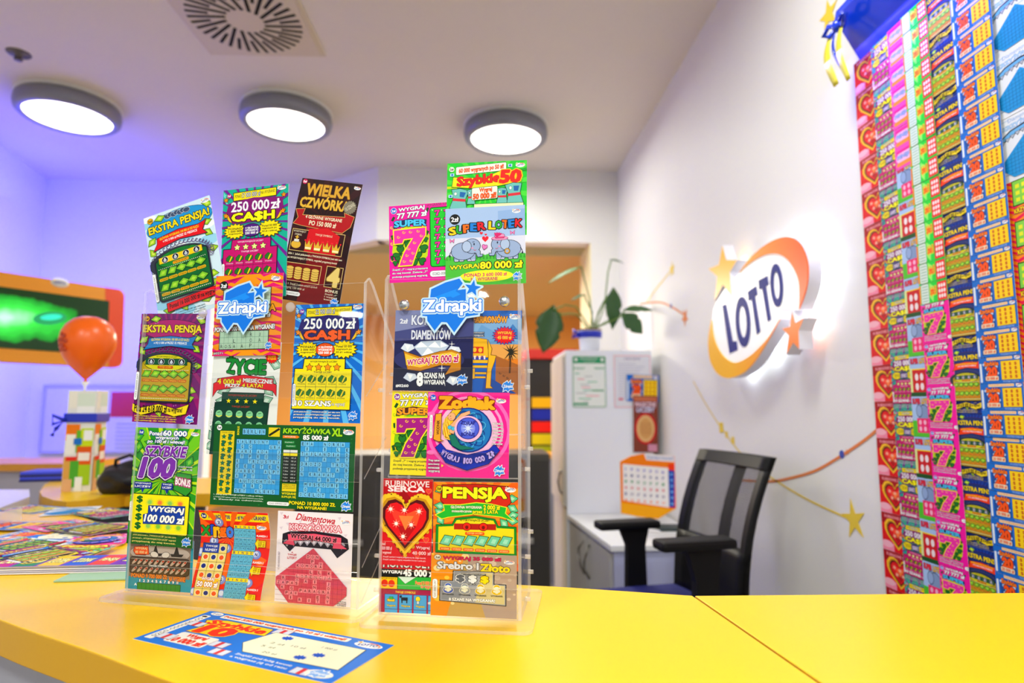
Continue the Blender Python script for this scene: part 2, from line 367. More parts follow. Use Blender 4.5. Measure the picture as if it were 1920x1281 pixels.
def art_cash(w, h, bg, ray, spark, title, tout, panel, ptxt, stars, mid, mt, top, coinbg, last, brk):
    a = Art(w, h, (1240, 42, 1742, 878), bg); X0, Y0 = 1240, 42
    a.rays(1490, 300, 26, ray, 900, 4, .28)
    for i in range(26):
        x, y = 1240+(i*197 % 490)+8, 70+(i*311 % 770)
        if abs(x-1490) > 170 or y < 330: a.star(x, y, 9+i % 3*4, spark)
    a.rect(1325, 68, 1650, 125, '#f7e21a', '#3a3000', 5, sk=.04)
    a.T('PONAD', 1335, 88, 1385, 112, '#111111', slope=.04); a.T(top, 1390, 78, 1530, 112, '#ffffff', '#111111', .1, slope=.03); a.T('NA WYGRANE!', 1535, 74, 1642, 98, '#111111', slope=.05)
    a.poly([(1290, 150), (1480, 120), (1700, 135), (1710, 215), (1650, 300), (1320, 310), (1270, 220)], '#2a1470' if mid != '#5a1b86' else '#8a1a78')
    a.T('250 000', 1310, 146, 1600, 218, '#ffffff', mt, .07, b=.035); a.T('zł', 1616, 148, 1682, 218, '#ffffff', mt, .07, b=.035)
    a.T('CA$H', 1318, 232, 1640, 303, title, tout, .075, b=.07)
    for sx in (-1, 1):
        cx = 1488
        a.poly([(cx+sx*170, 300), (cx+sx*205, 235), (cx+sx*235, 230), (cx+sx*190, 290)], '#f4c81c', '#503000', 3)
        a.star(cx+sx*218, 245, 22, '#f59a1c', out='#503000', ow=3); a.star(cx+sx*222, 122, 20, '#f59a1c', out='#503000', ow=3)
    burst(a, 1345, 368, 86, 58, '#f7e21a', '#5c4500', ['PONAD', '2 000 000' if last else '1 500 000', 'wygranych!'])
    burst(a, 1608, 366, 92, 64, '#f7e21a', '#5c4500', ['Ponad 50 000', 'wygranych po', '50 zł i więcej'])
    a.ell(1473, 368, 66, 46, brk, '#1a0f30', 4)
    for i, t in enumerate(['4 GŁÓWNE', 'WYGRANE PO', '250 000 zł']): a.T(t, 1424, 340+i*21, 1524, 356+i*21, '#ffffff', b=.05)
    o = '#1c1440'
    P = [(1328, 435), (1618, 435), (1618, 505), (1668, 505), (1665, 785), (1252, 785), (1262, 505), (1320, 505)]
    a.poly(P, panel, o, 6)
    a.T('WYGRYWAJĄCE LICZBY', 1368, 446, 1565, 462, ptxt, b=.03); a.T('TWOJE LICZBY', 1398, 521, 1530, 537, ptxt, b=.03)
    for i in range(4): a.star(1366+i*66, 493, 25, stars, out='#3a2000', ow=3, k=.5)
    for j in range(2):
        for i in range(5):
            x, y = 1312+i*74-j*6, 575+j*98
            pack(a, x, y, 54, 52); a.T('WYGRANA', x-27, y+30, x+27, y+41, ptxt, b=.02)
    for i in range(4): a.line([(1346+i*74, 548), (1340+i*74, 716)], 2, '#302040')
    a.line([(1262, 630), (1664, 630)], 2, '#302040')
    a.T('10 SZANS', 1275, 728, 1532, 764, '#ffffff', '#222222', .06, b=.06); a.T('na wygraną!', 1540, 736, 1632, 768, '#ffffff', '#222222', .06)
    small(a, 1265, 1600, 800, 20, RULES, '#ffffff', out='#202040')
    zd(a, 1690, 828, 58); lg(a, 1692, 68, 66); coin(a, 1290, 92, 17, '5zł', coinbg)
    pill(a, 1252, 610, 1272, 770, '0274-000000-024'); return a

def art_pension(w, h, white=False):
    a = Art(w, h, (165, 100, 625, 876), '#dff1fb' if white else '#7a1673')
    if white:
        for i in range(9): a.ell(180+(i*131 % 440), 150+i*85, 70, 38, '#a9dcf2')
        for i in range(9): a.ell(200+(i*191 % 400), 120+i*88, 50, 26, '#ffffff')
        a.ell(400, 215, 225, 95, '#2f9fd8', '#1d3b66', 3)
        for i in range(7): a.ell(330+i*22, 145-6*(i % 2), 22, 16, '#4a5a78', '#dfe8f4', 2)
    else:
        a.rays(395, 300, 30, '#9c1e78', 800, 0, .4); a.ell(395, 215, 205, 70, '#b51d78', '#4d0d50', 4)
        for i in range(30): a.star(180+(i*173 % 430), 125+(i*97 % 730), 7, '#e59be0', n=4, k=.25)
    for x, y, r_ in ((275, 140, 10), (200, 290, -20), (600, 150, 40), (575, 275, 15), (575, 350, 60), (195, 370, 80), (180, 470, -30), (590, 470, 20), (565, 640, 40), (180, 560, 60), (555, 700, 0), (240, 800, 40), (500, 800, 10), (350, 800, 90)):
        note(a, x, y, 58, 42, r_, '#a6cf34', '#24491a', '#dcea6a')
    for i in range(26):                                            # grey scrollwork round the play field
        t = math.pi*(1.08-1.16*i/25); swirl(a, 375+205*math.cos(t), 470-118*math.sin(t), 21, '#5d6076' if not white else '#6c5a86', 5)
    a.T('EKSTRA PENSJA'+('!' if white else ''), 190, 184, 605, 250, '#f8dd2a', '#1a1208', .07, b=.05)
    bc, t1 = ('#e01828', '#f7d92c') if white else ('#2a86c8', '#f7e21a')
    a.poly([(240, 280), (390, 262), (520, 275), (575, 262), (545, 320), (570, 352), (500, 345), (390, 330), (260, 350), (205, 362), (235, 320)], bc, '#0f1c3a', 4)
    a.T('GŁÓWNA WYGRANA 100 000 zł OD RAZU', 255, 276, 525, 298, t1, b=.03, arc=4); a.T('+ PO 3 000 zł PRZEZ 32 MIESIĄCE', 275, 304, 510, 326, '#ffffff', b=.03, arc=3)
    a.ell(360, 470, 200, 92, '#3c4050')
    a.rect(208, 445, 552, 722, '#0d6b35' if white else '#c2a81e', '#262a3c', 12, r=14)
    a.ell(372, 452, 150, 58, '#1f8a3a' if white else '#d6d028', '#20321c', 4); a.T('WYGRYWAJĄCE LICZBY', 305, 402, 455, 418, '#20321c')
    a.rect(232, 424, 525, 466, '#f0d21e' if white else '#115a3a', '#20321c', 3)
    for i in range(4): a.ell(272+i*72, 445, 20, 20, '#10141c', '#e8e8f0', 2); a.ell(272+i*72, 449, 11, 11, '#c9cfdc'); a.ell(272+i*72, 437, 5, 5, '#e8ecf4')
    a.rect(320, 474, 430, 494, '#e8a51c' if white else '#c8551c', r=8); a.T('TWOJE LICZBY', 330, 478, 420, 490, '#1a3a16' if white else '#ffe84a')
    for j in range(2):
        for i in range(5):
            x, y = 246+i*64, 532+j*104; note(a, x, y, 58, 48, (-8, -4, 20, 14, 24)[i], '#86c63c', '#123a1c', '#b6dc4e')
            a.rect(x-31, y+36, x+29, y+56, '#e3b51c' if white else '#c8551c', r=8); a.T('WYGRANA', x-25, y+41, x+24, y+52, '#3a2000' if white else '#ffe84a')
    dotted(a, 222, 538, 706, 26, 3, '#f4f4e0'); dotted(a, 222, 538, 503, 26, 2.5, '#f4f4e0')
    if white:
        a.rect(240, 742, 600, 800, '#e01828', '#3a0810', 4, sk=.05); a.T('Ponad 16 000 000 zł na wygrane!', 255, 752, 585, 792, '#3a0810', b=.04, slope=.05)
    else:
        a.poly([(150, 740), (230, 775), (350, 745), (470, 775), (560, 740), (545, 805), (465, 825), (350, 790), (230, 825), (170, 800)], '#f0d92a', '#4a3a08', 4)
        a.T('Pula 24 618 000 zł', 180, 752, 412, 800, '#20180a', b=.05, arc=-4); a.T('na wygrane!', 420, 762, 520, 806, '#20180a', b=.04)
    small(a, 185, 480, 826, 16, RULES, '#f7e21a' if not white else '#20242c'); zd(a, 575, 842, 56); lg(a, 592, 128, 60)
    coin(a, 208, 138, 19, '5zł', '#f0b81c', '#20180a', '#20180a'); pill(a, 170, 520, 192, 720); return a

def clover(a, x, y, r, c='#1f7a2c', o='#0b3314'):
    for i in range(3):
        t = R_(-90+i*120); a.poly(shp(HEART, x+r*.6*math.cos(t), y+r*.6*math.sin(t), r*.55, r*.55, i*120), c, o, r*.08)
def art_seven(w, h, yellow=False, x1=805):
    a = Art(w, h, (202, 392, x1, 992), '#f2e215' if yellow else '#f01aa8')
    for i in range(22): swirl(a, 222+(i*83 % 290), 560+(i*61 % 300), 16, '#e8d51c' if not yellow else '#b8d21c', 6)
    a.poly([(240, 620), (330, 560), (470, 570), (520, 640), (500, 800), (440, 870), (300, 850), (225, 760)], '#c3d81e' if not yellow else '#8cc81e')
    for x, y, r in ((320, 680, 58), (440, 720, 56), (290, 770, 50), (430, 820, 50), (360, 640, 46), (470, 660, 34), (270, 830, 34), (250, 560, 14)): clover(a, x, y, r)
    for x, y, k in ((235, 495, 30), (228, 640, -10), (505, 440, 20), (500, 620, 30), (225, 800, -20)): a.poly(shp([(-1, -1), (1, -1), (1, 1), (-1, 1)], x, y, 8, 16, k), '#1a5a2a', '#0b1f10', 2)
    a.T('WYGRAJ', 280, 408, 482, 442, '#ffffff', '#16102a', .07, b=.06, slope=.06); a.T('77 777 zł', 266, 450, 500, 490, '#ffffff', '#16102a', .07, b=.06, slope=.06)
    a.poly([(240, 520), (365, 500), (500, 515), (495, 560), (365, 548), (240, 570)], '#123a66' if not yellow else '#5a2a0a')
    a.T('SUPER', 246, 516, 492, 562, '#5cc8f0' if not yellow else '#e8a02a', '#0c1c3a', .06, b=.07, arc=4)
    P = [(242, 588), (488, 580), (488, 636), (430, 725), (402, 800), (380, 862), (282, 864), (318, 770), (392, 655), (318, 660), (306, 690), (244, 692)]
    a.poly(P, '#ee3fb0' if not yellow else '#a8238c', '#f4e23a', 9); a.it[-2] = a.it[-2][:2] + ('#f4e23a', a.it[-2][3])
    for x, y in ((275, 640), (318, 605), (370, 605), (430, 602), (455, 640), (400, 690), (355, 735), (388, 770), (340, 785), (318, 830), (372, 828)): swirl(a, x, y, 14, '#f7c81c', 5)
    if x1 > 560:
        a.rect(528, 430, 690, 882, '#27c83c', '#0c4a18', 7, r=16); a.T('WYGRANE SUPER', 500, 392, 690, 412, '#18501a', slope=.06)
        for i in range(40): a.ell(545+(i*37 % 130), 445+(i*71 % 425), 4, 4, '#d8f7c0')
        for i in range(7): a.poly(shp(SEVEN, 582, 470+i*62, 20, 22), '#f03aa8', '#3a0a40', 4); a.poly(shp(SEVEN, 655, 470+i*62, 20, 22), '#f03aa8', '#3a0a40', 4)
    small(a, 225, 500, 884, 28, ['Znajdź „7” i wygraj przypisaną', 'do niej kwotę. Zielona „7”', 'podwaja przypisaną wygraną.'], '#ffffff' if not yellow else '#20180a', out='#401040' if not yellow else None)
    pill(a, 518, 918, 760, 962, '0282-000000-014'); coin(a, 240, 432, 22, '2zł', '#1a6fd0' if not yellow else '#8a2a9c', '#ffffff', '#ffffff'); return a

def elephant(a, x, y, f, hat=False):
    E, O = '#a7b8d8', '#1c2440'
    for dx in (-62, -22, 40, 68): a.rect(x+f*dx-18, y+20, x+f*dx+18, y+78, E, O, 4, r=8)
    a.ell(x-f*10, y, 92, 66, E, O, 4); a.line([(x-f*98, y-5), (x-f*112, y+12), (x-f*114, y+30)], 5, O); a.ell(x-f*115, y+34, 6, 10, O)
    a.ell(x+f*60, y-38, 62, 56, E, O, 4)
    a.poly([(x+f*95, y-20), (x+f*122, y+5), (x+f*120, y+32), (x+f*140, y+30), (x+f*138, y+46), (x+f*104, y+48), (x+f*92, y+20)], E, O, 4); a.ell(x+f*92, y-8, 18, 26, E)
    a.ell(x+f*18, y-36, 34, 42, '#bccbe6', O, 4); a.ell(x+f*76, y-52, 5, 9, O); a.line([(x+f*62, y-68), (x+f*80, y-72)], 4, O)
    a.line([(x+f*72, y-8), (x+f*84, y-2), (x+f*92, y-8)], 4, '#c03060'); a.ell(x+f*62, y-22, 10, 7, '#e0a8c8')
    for dx in (-62, -22, 40, 68): a.ell(x+f*dx-6, y+74, 5, 4, '#f4e4f0'); a.ell(x+f*dx+7, y+74, 5, 4, '#f4e4f0')
    if hat:
        a.ell(x+f*58, y-84, 62, 13, '#f2a6cc', '#a03468', 3); a.rect(x+f*58-36, y-116, x+f*58+36, y-84, '#f2a6cc', '#a03468', 3, r=12); a.rect(x+f*58-36, y-96, x+f*58+36, y-86, '#d8347c')
        for k in (-30, 0, 30, 60): a.ell(x+f*58-20+k*.3, y-112, 8, 20, '#d8347c', rot=k)
        a.ell(x+f*2, y+18, 20, 20, '#d9a52a', O, 3); a.ell(x+f*2, y+18, 12, 12, E)
def art_elephants(w, h):
    a = Art(w, h, (636, 402, 1256, 1012), '#bcd0ee')
    a.rect(636, 402, 1256, 640, '#b4caec'); a.rect(636, 640, 1256, 780, '#e4e4f4')
    a.poly([(1048, 440), (1256, 430), (1256, 520), (1048, 520)], '#a0bce4'); a.poly([(636, 790)]+[(636+i*31, 790-(14 if i % 2 else 0)-(i*7 % 12)) for i in range(21)]+[(1256, 1012), (636, 1012)], '#5cbf4a')
    for i in range(24): a.poly([(640+i*26, 812), (648+i*26, 780-(i*13 % 18)), (656+i*26, 812)], '#3aa238')
    for i, (t, c) in enumerate(zip('SUPER', ['#f4d21c', '#2fae3c', '#f07a1c', '#2a8ad8', '#d82334'])): a.T(t, 668+i*56, 552-i*7, 722+i*56, 610-i*7, c, '#141414', .09, b=.06, rot=(-8, 5, -4, 3, -5)[i])
    for i, (t, c) in enumerate(zip('LOTEK', ['#f4d21c', '#2fae3c', '#f07a1c', '#2a8ad8', '#d82334'])): a.T(t, 978+i*51, 522-i*2, 1026+i*51, 580-i*2, c, '#141414', .09, b=.06, rot=(3, -4, 4, -3, 5)[i])
    elephant(a, 785, 745, 1); elephant(a, 1118, 740, -1, True)
    a.poly(shp(HEART, 948, 656, 26, 24), '#e8283c'); a.poly(shp(HEART, 917, 609, 13, 11, 10), '#e8283c'); a.poly(shp(HEART, 952, 622, 10, 9), '#e8283c')
    a.poly(shp(HEART, 942, 720, 20, 20, 15), '#e58ac8', '#80306a', 3)
    for x, y in ((688, 660), (1158, 616)): a.poly([(x, y), (x-18, y-16), (x-14, y+14)], '#f08ac0', '#903060', 2); a.poly([(x, y), (x+18, y-16), (x+14, y+14)], '#f08ac0', '#903060', 2)
    a.T('WYGRAJ', 672, 850, 900, 890, '#fbe92a', '#141414', .09, b=.05, slope=.05); a.T('80 000 zł', 908, 835, 1230, 888, '#fbe92a', '#141414', .09, b=.06)
    a.poly(ell_pts(955, 944, 205, 46), '#f2ee3a')
    a.T('PONAD 3 600 000 zł', 782, 920, 1110, 946, '#d41a7a', b=.04); a.T('NA WYGRANE', 835, 954, 1040, 978, '#d41a7a', b=.04)
    coin(a, 711, 490, 42, '2zł', '#111111'); lg(a, 1190, 448, 66); zd(a, 1190, 956, 66); return a

def roll(a, x, y, w, h, rot=0):
    a.poly(shp([(-1, -.9), (0, -1.05), (1, -.9), (.7, 0), (1, 1), (-1, 1), (-.7, 0)], x, y, w, h, rot), '#7fc6c0', '#103a36', 4)
    a.poly(shp([(-.75, -.05), (.75, -.05), (.75, .22), (-.75, .22)], x, y, w, h, rot), '#d83a4a'); a.poly(shp([(0, -.75), (.7, -.7), (.5, -.2), (0, -.25)], x, y, w, h, rot), '#2a6fb0')
    a.ell(x-w*.45, y-h*.55, w*.16, h*.16, '#e8f4f0', '#103a36', 2)
def art_fast_fifty(w, h):
    a = Art(w, h, (650, 55, 1266, 640), '#27c83e')
    a.rays(950, 260, 18, '#5ad84a', 700, 7, .35); a.rect(650, 240, 730, 260, '#c8dc2a'); a.rect(1180, 120, 1266, 140, '#18a030')
    a.rect(720, 78, 1108, 140, '#f7f4ea', '#2a7a2a', 3, sk=.06, r=8); a.T('60 000 wygranych po 50 zł!', 742, 92, 1088, 134, '#f0681c', '#a02810', .03, b=.04, slope=.07)
    a.poly([(700, 170), (930, 185), (1060, 135), (1215, 125), (1225, 220), (1060, 248), (850, 262), (690, 245)], '#f2e21a', '#207a24', 4)
    a.T('Szybkie', 732, 158, 1055, 250, '#ea2a1c', '#a01414', .03, b=.06, slope=.08); a.T('50', 1066, 132, 1218, 226, '#ea2a1c', '#f7c81c', .06, b=.09, sh=.1)
    roll(a, 748, 345, 66, 78, 6); roll(a, 840, 330, 30, 56); roll(a, 1078, 330, 42, 60); roll(a, 1170, 315, 62, 80, -5)
    a.rect(846, 258, 1042, 352, '#f7f4ea', '#2a7a2a', 4, r=10, sk=.06); a.T('Wygraj', 904, 262, 1000, 300, '#f0681c', '#a02810', .03, b=.05, slope=.06); a.T('50 000 zł!', 856, 306, 1032, 346, '#f0681c', '#a02810', .03, b=.06, slope=.06)
    a.rect(865, 390, 1240, 620, '#f7f0c8', '#207a24', 4)
    for x, y in ((690, 150), (1138, 92), (680, 320)): a.rect(x-16, y-12, x+16, y+12, '#bfe4f0'); a.ell(x, y, 8, 8, '#2a6fd0')
    coin(a, 686, 106, 20, '2zł', '#f7f4ea', '#202020'); lg(a, 1216, 92, 72); return a

def art_four(w, h):                            # dark card with gold lettering; canvas 0..100 x 0..190
    a = Art(w, h, (0, 0, 100, 190), '#2a0d14')
    a.rays(50, 60, 14, '#3c1018', 160, 0, .4)
    a.poly([(20, 58), (82, 58), (90, 110), (78, 150), (96, 190), (30, 190), (36, 120)], '#7c0e18')
    a.T('WIELKA', 12, 8, 84, 25, '#d8a840', '#5a3208', .06, b=.06); a.T('CZWÓRKA', 6, 26, 86, 45, '#e2b84a', '#5a3208', .06, b=.06)
    a.star(88, 38, 11, '#8c8474', n=18, k=.85); a.T('10 SZANS', 80, 34, 96, 40, '#ece4d0', rot=-40)
    a.poly([(2, 50), (16, 48), (14, 58), (84, 54), (82, 48), (98, 52), (95, 68), (84, 78), (16, 74), (2, 72), (8, 62)], '#b01a24', '#d8b070', .8)
    a.T('4 GŁÓWNE WYGRANE', 20, 56, 80, 62, '#f4ead0', b=.04); a.T('PO 150 000 zł', 28, 65, 72, 72, '#f4ead0', b=.04)
    def frame(x0, y0, x1, y1, fill): a.rect(x0, y0, x1, y1, '#e4c98a'); a.rect(x0+.9, y0+.9, x1-.9, y1-.9, fill)
    frame(3, 80, 90, 114, '#3a0c14'); a.poly([(30, 78), (60, 74), (82, 84), (80, 113), (28, 113)], '#d01a28')
    a.T('WYGRYWAJĄCY', 5, 82, 26, 86, '#f4ead0'); a.T('SYMBOL', 8, 87, 20, 90, '#f4ead0'); a.T('TWOJE SYMBOLE', 42, 84, 70, 88, '#f4ead0')
    a.ell(13, 104, 8, 6, '#e2b84a', '#5a3208', .6); a.rect(9, 96, 17, 100, '#e8e4dc', '#5a3208', .4); a.rect(12, 90, 14, 96, '#e2b84a'); a.rect(10, 92, 16, 93.5, '#e2b84a')
    for i in range(4):
        x = 34+i*15; a.poly([(x-5, 110), (x-6.5, 97), (x-3, 103), (x, 95), (x+3, 103), (x+6.5, 97), (x+5, 110)], '#e2b84a', '#5a3208', .5); a.rect(x-5, 106, x+5, 109, '#fff0c0')
        for d in (-6.5, 0, 6.5): a.ell(x+d, 96 if d else 94, 1.3, 1.3, '#e83040')
    a.T('GRA 1  Jeżeli jakikolwiek z TWOICH SYMBOLI jest taki sam', 3, 117, 92, 121, '#f4ead0', b=.03); a.T('jak WYGRYWAJĄCY SYMBOL, wygrałeś przypisaną kwotę', 3, 123, 85, 127, '#f4ead0', b=.03)
    frame(2, 132, 62, 160, '#7c0e18'); frame(70, 130, 97, 162, '#3a0c14'); a.T('4', 75, 133, 92, 159, '#e8cf84', '#6a4a10', .05, b=.08)
    for i in range(4):
        for j in range(5): a.ell(11+i*14, 154-j*3.4, 6, 2.6, '#e2c068', '#6a4a10', .5)
    a.T('GRA 2  Znajdź 5 takich samych symboli', 3, 163, 60, 167, '#f4ead0'); a.T('i wygraj 150 000 zł', 3, 169, 40, 173, '#f4ead0')
    pill(a, 4, 176, 34, 182); a.T('BONUS', 74, 165, 94, 169, '#f4ead0', b=.04); small(a, 74, 94, 171, 4, ['Znajdź „6”', 'i wygraj', 'kwotę'], '#f4ead0'); zd(a, 91, 183, 12)
    coin(a, 6, 5, 4, '5zł', '#c82a6a'); lg(a, 93, 7, 11); return a

def art_tiger(w, h):                           # crop frame 1 (stand header card)
    a = Art(w, h, (690, 735, 1180, 1255), '#f9a11c')
    for i in range(16):
        y = 720+i*44; s = -1 if i % 2 else 1
        a.poly([(690, y), (760, y-26*s+8), (830, y+6), (900, y-20), (830, y+26), (760, y+4), (690, y+24)], '#e4247c')
        a.poly([(1180, y+14), (1110, y-14*s), (1040, y+14), (980, y-10), (1040, y+34), (1110, y+12), (1180, y+38)], '#e4247c')
    a.rect(755, 825, 1095, 1005, '#cfe2d0', '#20302a', 5); a.rect(742, 1100, 1090, 1212, '#bcd8c0', '#20302a', 5)
    for i in range(11): a.line([(755+i*31, 825), (755+i*31, 1005)], 2, '#8fb4a0'); a.line([(742+i*31.6, 1100), (742+i*31.6, 1212)], 2, '#7fa490')
    for y in (860, 896, 932, 968): a.line([(755, y), (1095, y)], 2, '#8fb4a0')
    for y in (1137, 1174): a.line([(742, y), (1090, y)], 2, '#7fa490')
    for t, x, y in (('A', 770, 858), ('L', 800, 858), ('R', 968, 1112), ('J', 1030, 1112), ('O', 968, 1148), ('A', 1030, 1148), ('R', 757, 1184), ('O', 788, 1184), ('S', 818, 1184), ('A', 848, 1184), ('A', 905, 1184), ('P', 967, 1180), ('L', 848, 1150)): a.T(t, x-7, y, x+9, y+22, '#202a26', b=.02)
    a.T('KRZYŻÓWKA', 730, 920, 1135, 975, '#f9b01c', '#20140a', .08, b=.06); a.T('WYGRAJ 44 000 zł', 760, 988, 1100, 1020, '#ffffff', '#20140a', .09, b=.05)
    a.T('PONAD 9 000 000 zł NA WYGRANE!', 702, 1066, 1135, 1094, '#ffffff', '#20140a', .1, b=.05, slope=.03); a.T('#0271', 700, 1230, 768, 1246, '#ffffff', '#20140a', .1)
    coin(a, 752, 802, 31, '3zł', '#16201c'); zd(a, 1095, 1195, 46); lg(a, 1128, 768, 66); return a

def art_life(w, h):                            # KASA NA ŻYCIE, crop frame 2
    a = Art(w, h, (672, 300, 1150, 1100), '#eef0ec')
    for i in range(30):
        x, y = 680+(i*137 % 460), 320+(i*83 % 760)
        if x < 790 or x > 1050: note(a, x, y, 70, 60, i*47 % 90, '#9fc4ae', '#3a6a52', '#d2e2d6')
    a.T('KASA NA', 782, 320, 1048, 384, '#8a2a16', '#1a1008', .06, b=.07); a.T('ŻYCIE', 775, 395, 1050, 525, '#1c8a3c', '#10210f', .05, b=.08)
    burst(a, 1090, 402, 46, 50, '#e02820', '#701010', ['10', 'SZANS', 'na wygraną'], '#f7e21a')
    a.poly([(690, 690), (690, 600), (712, 590), (718, 565), (900, 535), (1108, 560), (1108, 590), (1132, 600), (1136, 675), (1110, 640), (900, 612), (715, 645)], '#d8182c', '#5a0812', 4)
    a.T('4 000 zł', 718, 562, 885, 600, '#f7e21a', '#5a0812', .05, b=.04, arc=-3); a.T('MIESIĘCZNIE', 900, 560, 1104, 596, '#ffffff', '#5a0812', .05, b=.04, slope=-.04)
    a.T('PRZEZ', 775, 600, 880, 622, '#ffffff', '#5a0812', .06, b=.04); a.T('4 LATA!', 895, 596, 1040, 620, '#f7e21a', '#5a0812', .06, b=.04)
    a.poly([(760, 662), (1050, 662), (1050, 725), (1090, 730), (1075, 1095), (700, 1095), (712, 735), (760, 728)], '#0f4436', '#0a1a14', 4)
    a.T('WYGRYWAJĄCE LICZBY', 800, 672, 1005, 690, '#c83a2a'); a.T('TWOJE LICZBY', 832, 752, 958, 768, '#c83a2a')
    for i in range(4): a.star(807+i*62, 720, 18, '#f2e21a')
    for j in range(4):
        for i in range(5):
            x, y = 745+i*72, 812+j*76; a.ell(x, y, 24, 26, '#8fd0a0', '#0a1a14', 2); a.line([(x-22, y+12), (x, y+20), (x+22, y+12)], 5, '#f2e21a'); a.line([(x-12, y-8), (x+10, y-12)], 4, '#1c6a3a')
    pill(a, 680, 780, 700, 900); return a

def art_fast_hundred(w, h):                    # SZYBKIE 100; crop frame 2 for the top, frame 3 below (converted)
    a = Art(w, h, (118, 908, 586, 1740), '#2f9a2c')
    for i in range(24): a.rect(118+(i*101 % 440), 930+(i*67 % 780), 178+(i*101 % 440), 962+(i*67 % 780), '#1f7a24', '#145a18', 3)
    a.rays(340, 1280, 22, '#c8e42a', 430, 0, .28); a.rays(340, 1280, 11, '#7cc82a', 520, 8, .35)
    for i in range(10): note(a, 140+(i*97 % 430), 980+(i*41 % 300), 70, 50, i*33, '#46b03a', '#145a18', '#8fd04a')
    a.T('Ponad', 225, 934, 315, 962, '#ffffff', '#1c3a9c', .1, b=.05); a.T('60 000', 325, 926, 492, 962, '#ffffff', '#1c3a9c', .09, b=.06)
    a.T('wygranych', 272, 966, 438, 992, '#ffffff', '#1c3a9c', .1, b=.05, sh=.15); a.T('po 100 zł i więcej!', 218, 994, 482, 1022, '#ffffff', '#1c3a9c', .1, b=.05, sh=.15)
    a.T('SZYBKIE', 205, 1040, 498, 1112, '#8a2ab4', '#ffffff', .05, b=.06, sh=.2, out2='#3a0a5a', ow2=.09); a.T('100', 190, 1128, 420, 1262, '#8a2ab4', '#ffffff', .04, b=.09, sh=.2, out2='#3a0a5a', ow2=.07)
    small(a, 450, 550, 1172, 20, ['Znajdź kwotę', 'i wygraj ją'], '#ffffff', out='#0a3a10')
    a.poly([(446, 1222), (545, 1232), (556, 1340), (520, 1380), (430, 1340)], '#3a9a3a', '#0c3a12', 5); a.T('BONUS', 440, 1262, 545, 1310, '#ffffff', '#c02a8a', .14, b=.05, slope=-.15)
    for x0, x1, t in ((140, 270, ['WYGRYWAJĄCE', 'LICZBY']), (340, 420, ['TWOJE', 'LICZBY'])):
        a.rect(x0, 1300, x1, 1345, '#1c3a9c', '#0a1a5a', 2, r=5); a.poly([((x0+x1)/2-14, 1345), ((x0+x1)/2+14, 1345), ((x0+x1)/2, 1378)], '#1c3a9c'); small(a, x0+8, x1-8, 1304, 20, t)
    a.rect(140, 1386, 545, 1655, '#f4e81c', '#20481a', 6, r=8)
    for i in range(4): a.T('$', 175, 1400+i*62, 212, 1448+i*62, '#1c6a2a', b=.08)
    for i in range(4):
        for y, c in ((1440, '#f08a4a'), (1606, '#8cc84a')): a.star(268+i*72, y, 34, c if i % 2 else '#9ad06a', n=14, k=.35)
    a.poly([(262, 1465), (520, 1455), (520, 1580), (232, 1592), (228, 1530), (262, 1520)], '#1c4aa8', '#0a1a5a', 3)
    a.T('WYGRAJ', 270, 1468, 512, 1514, '#ffffff', '#0a1a5a', .05, b=.06, sh=.15); a.T('100 000 zł', 240, 1526, 518, 1576, '#ffffff', '#0a1a5a', .05, b=.06, sh=.15)
    a.rect(118, 1664, 586, 1740, '#176a22'); small(a, 160, 470, 1668, 22, RULES, '#f7f090', out='#06300c'); zd(a, 545, 1700, 60); lg(a, 552, 945, 58)
    coin(a, 164, 942, 20, '5zł', '#1c4ab0'); pill(a, 124, 1440, 144, 1580); return a

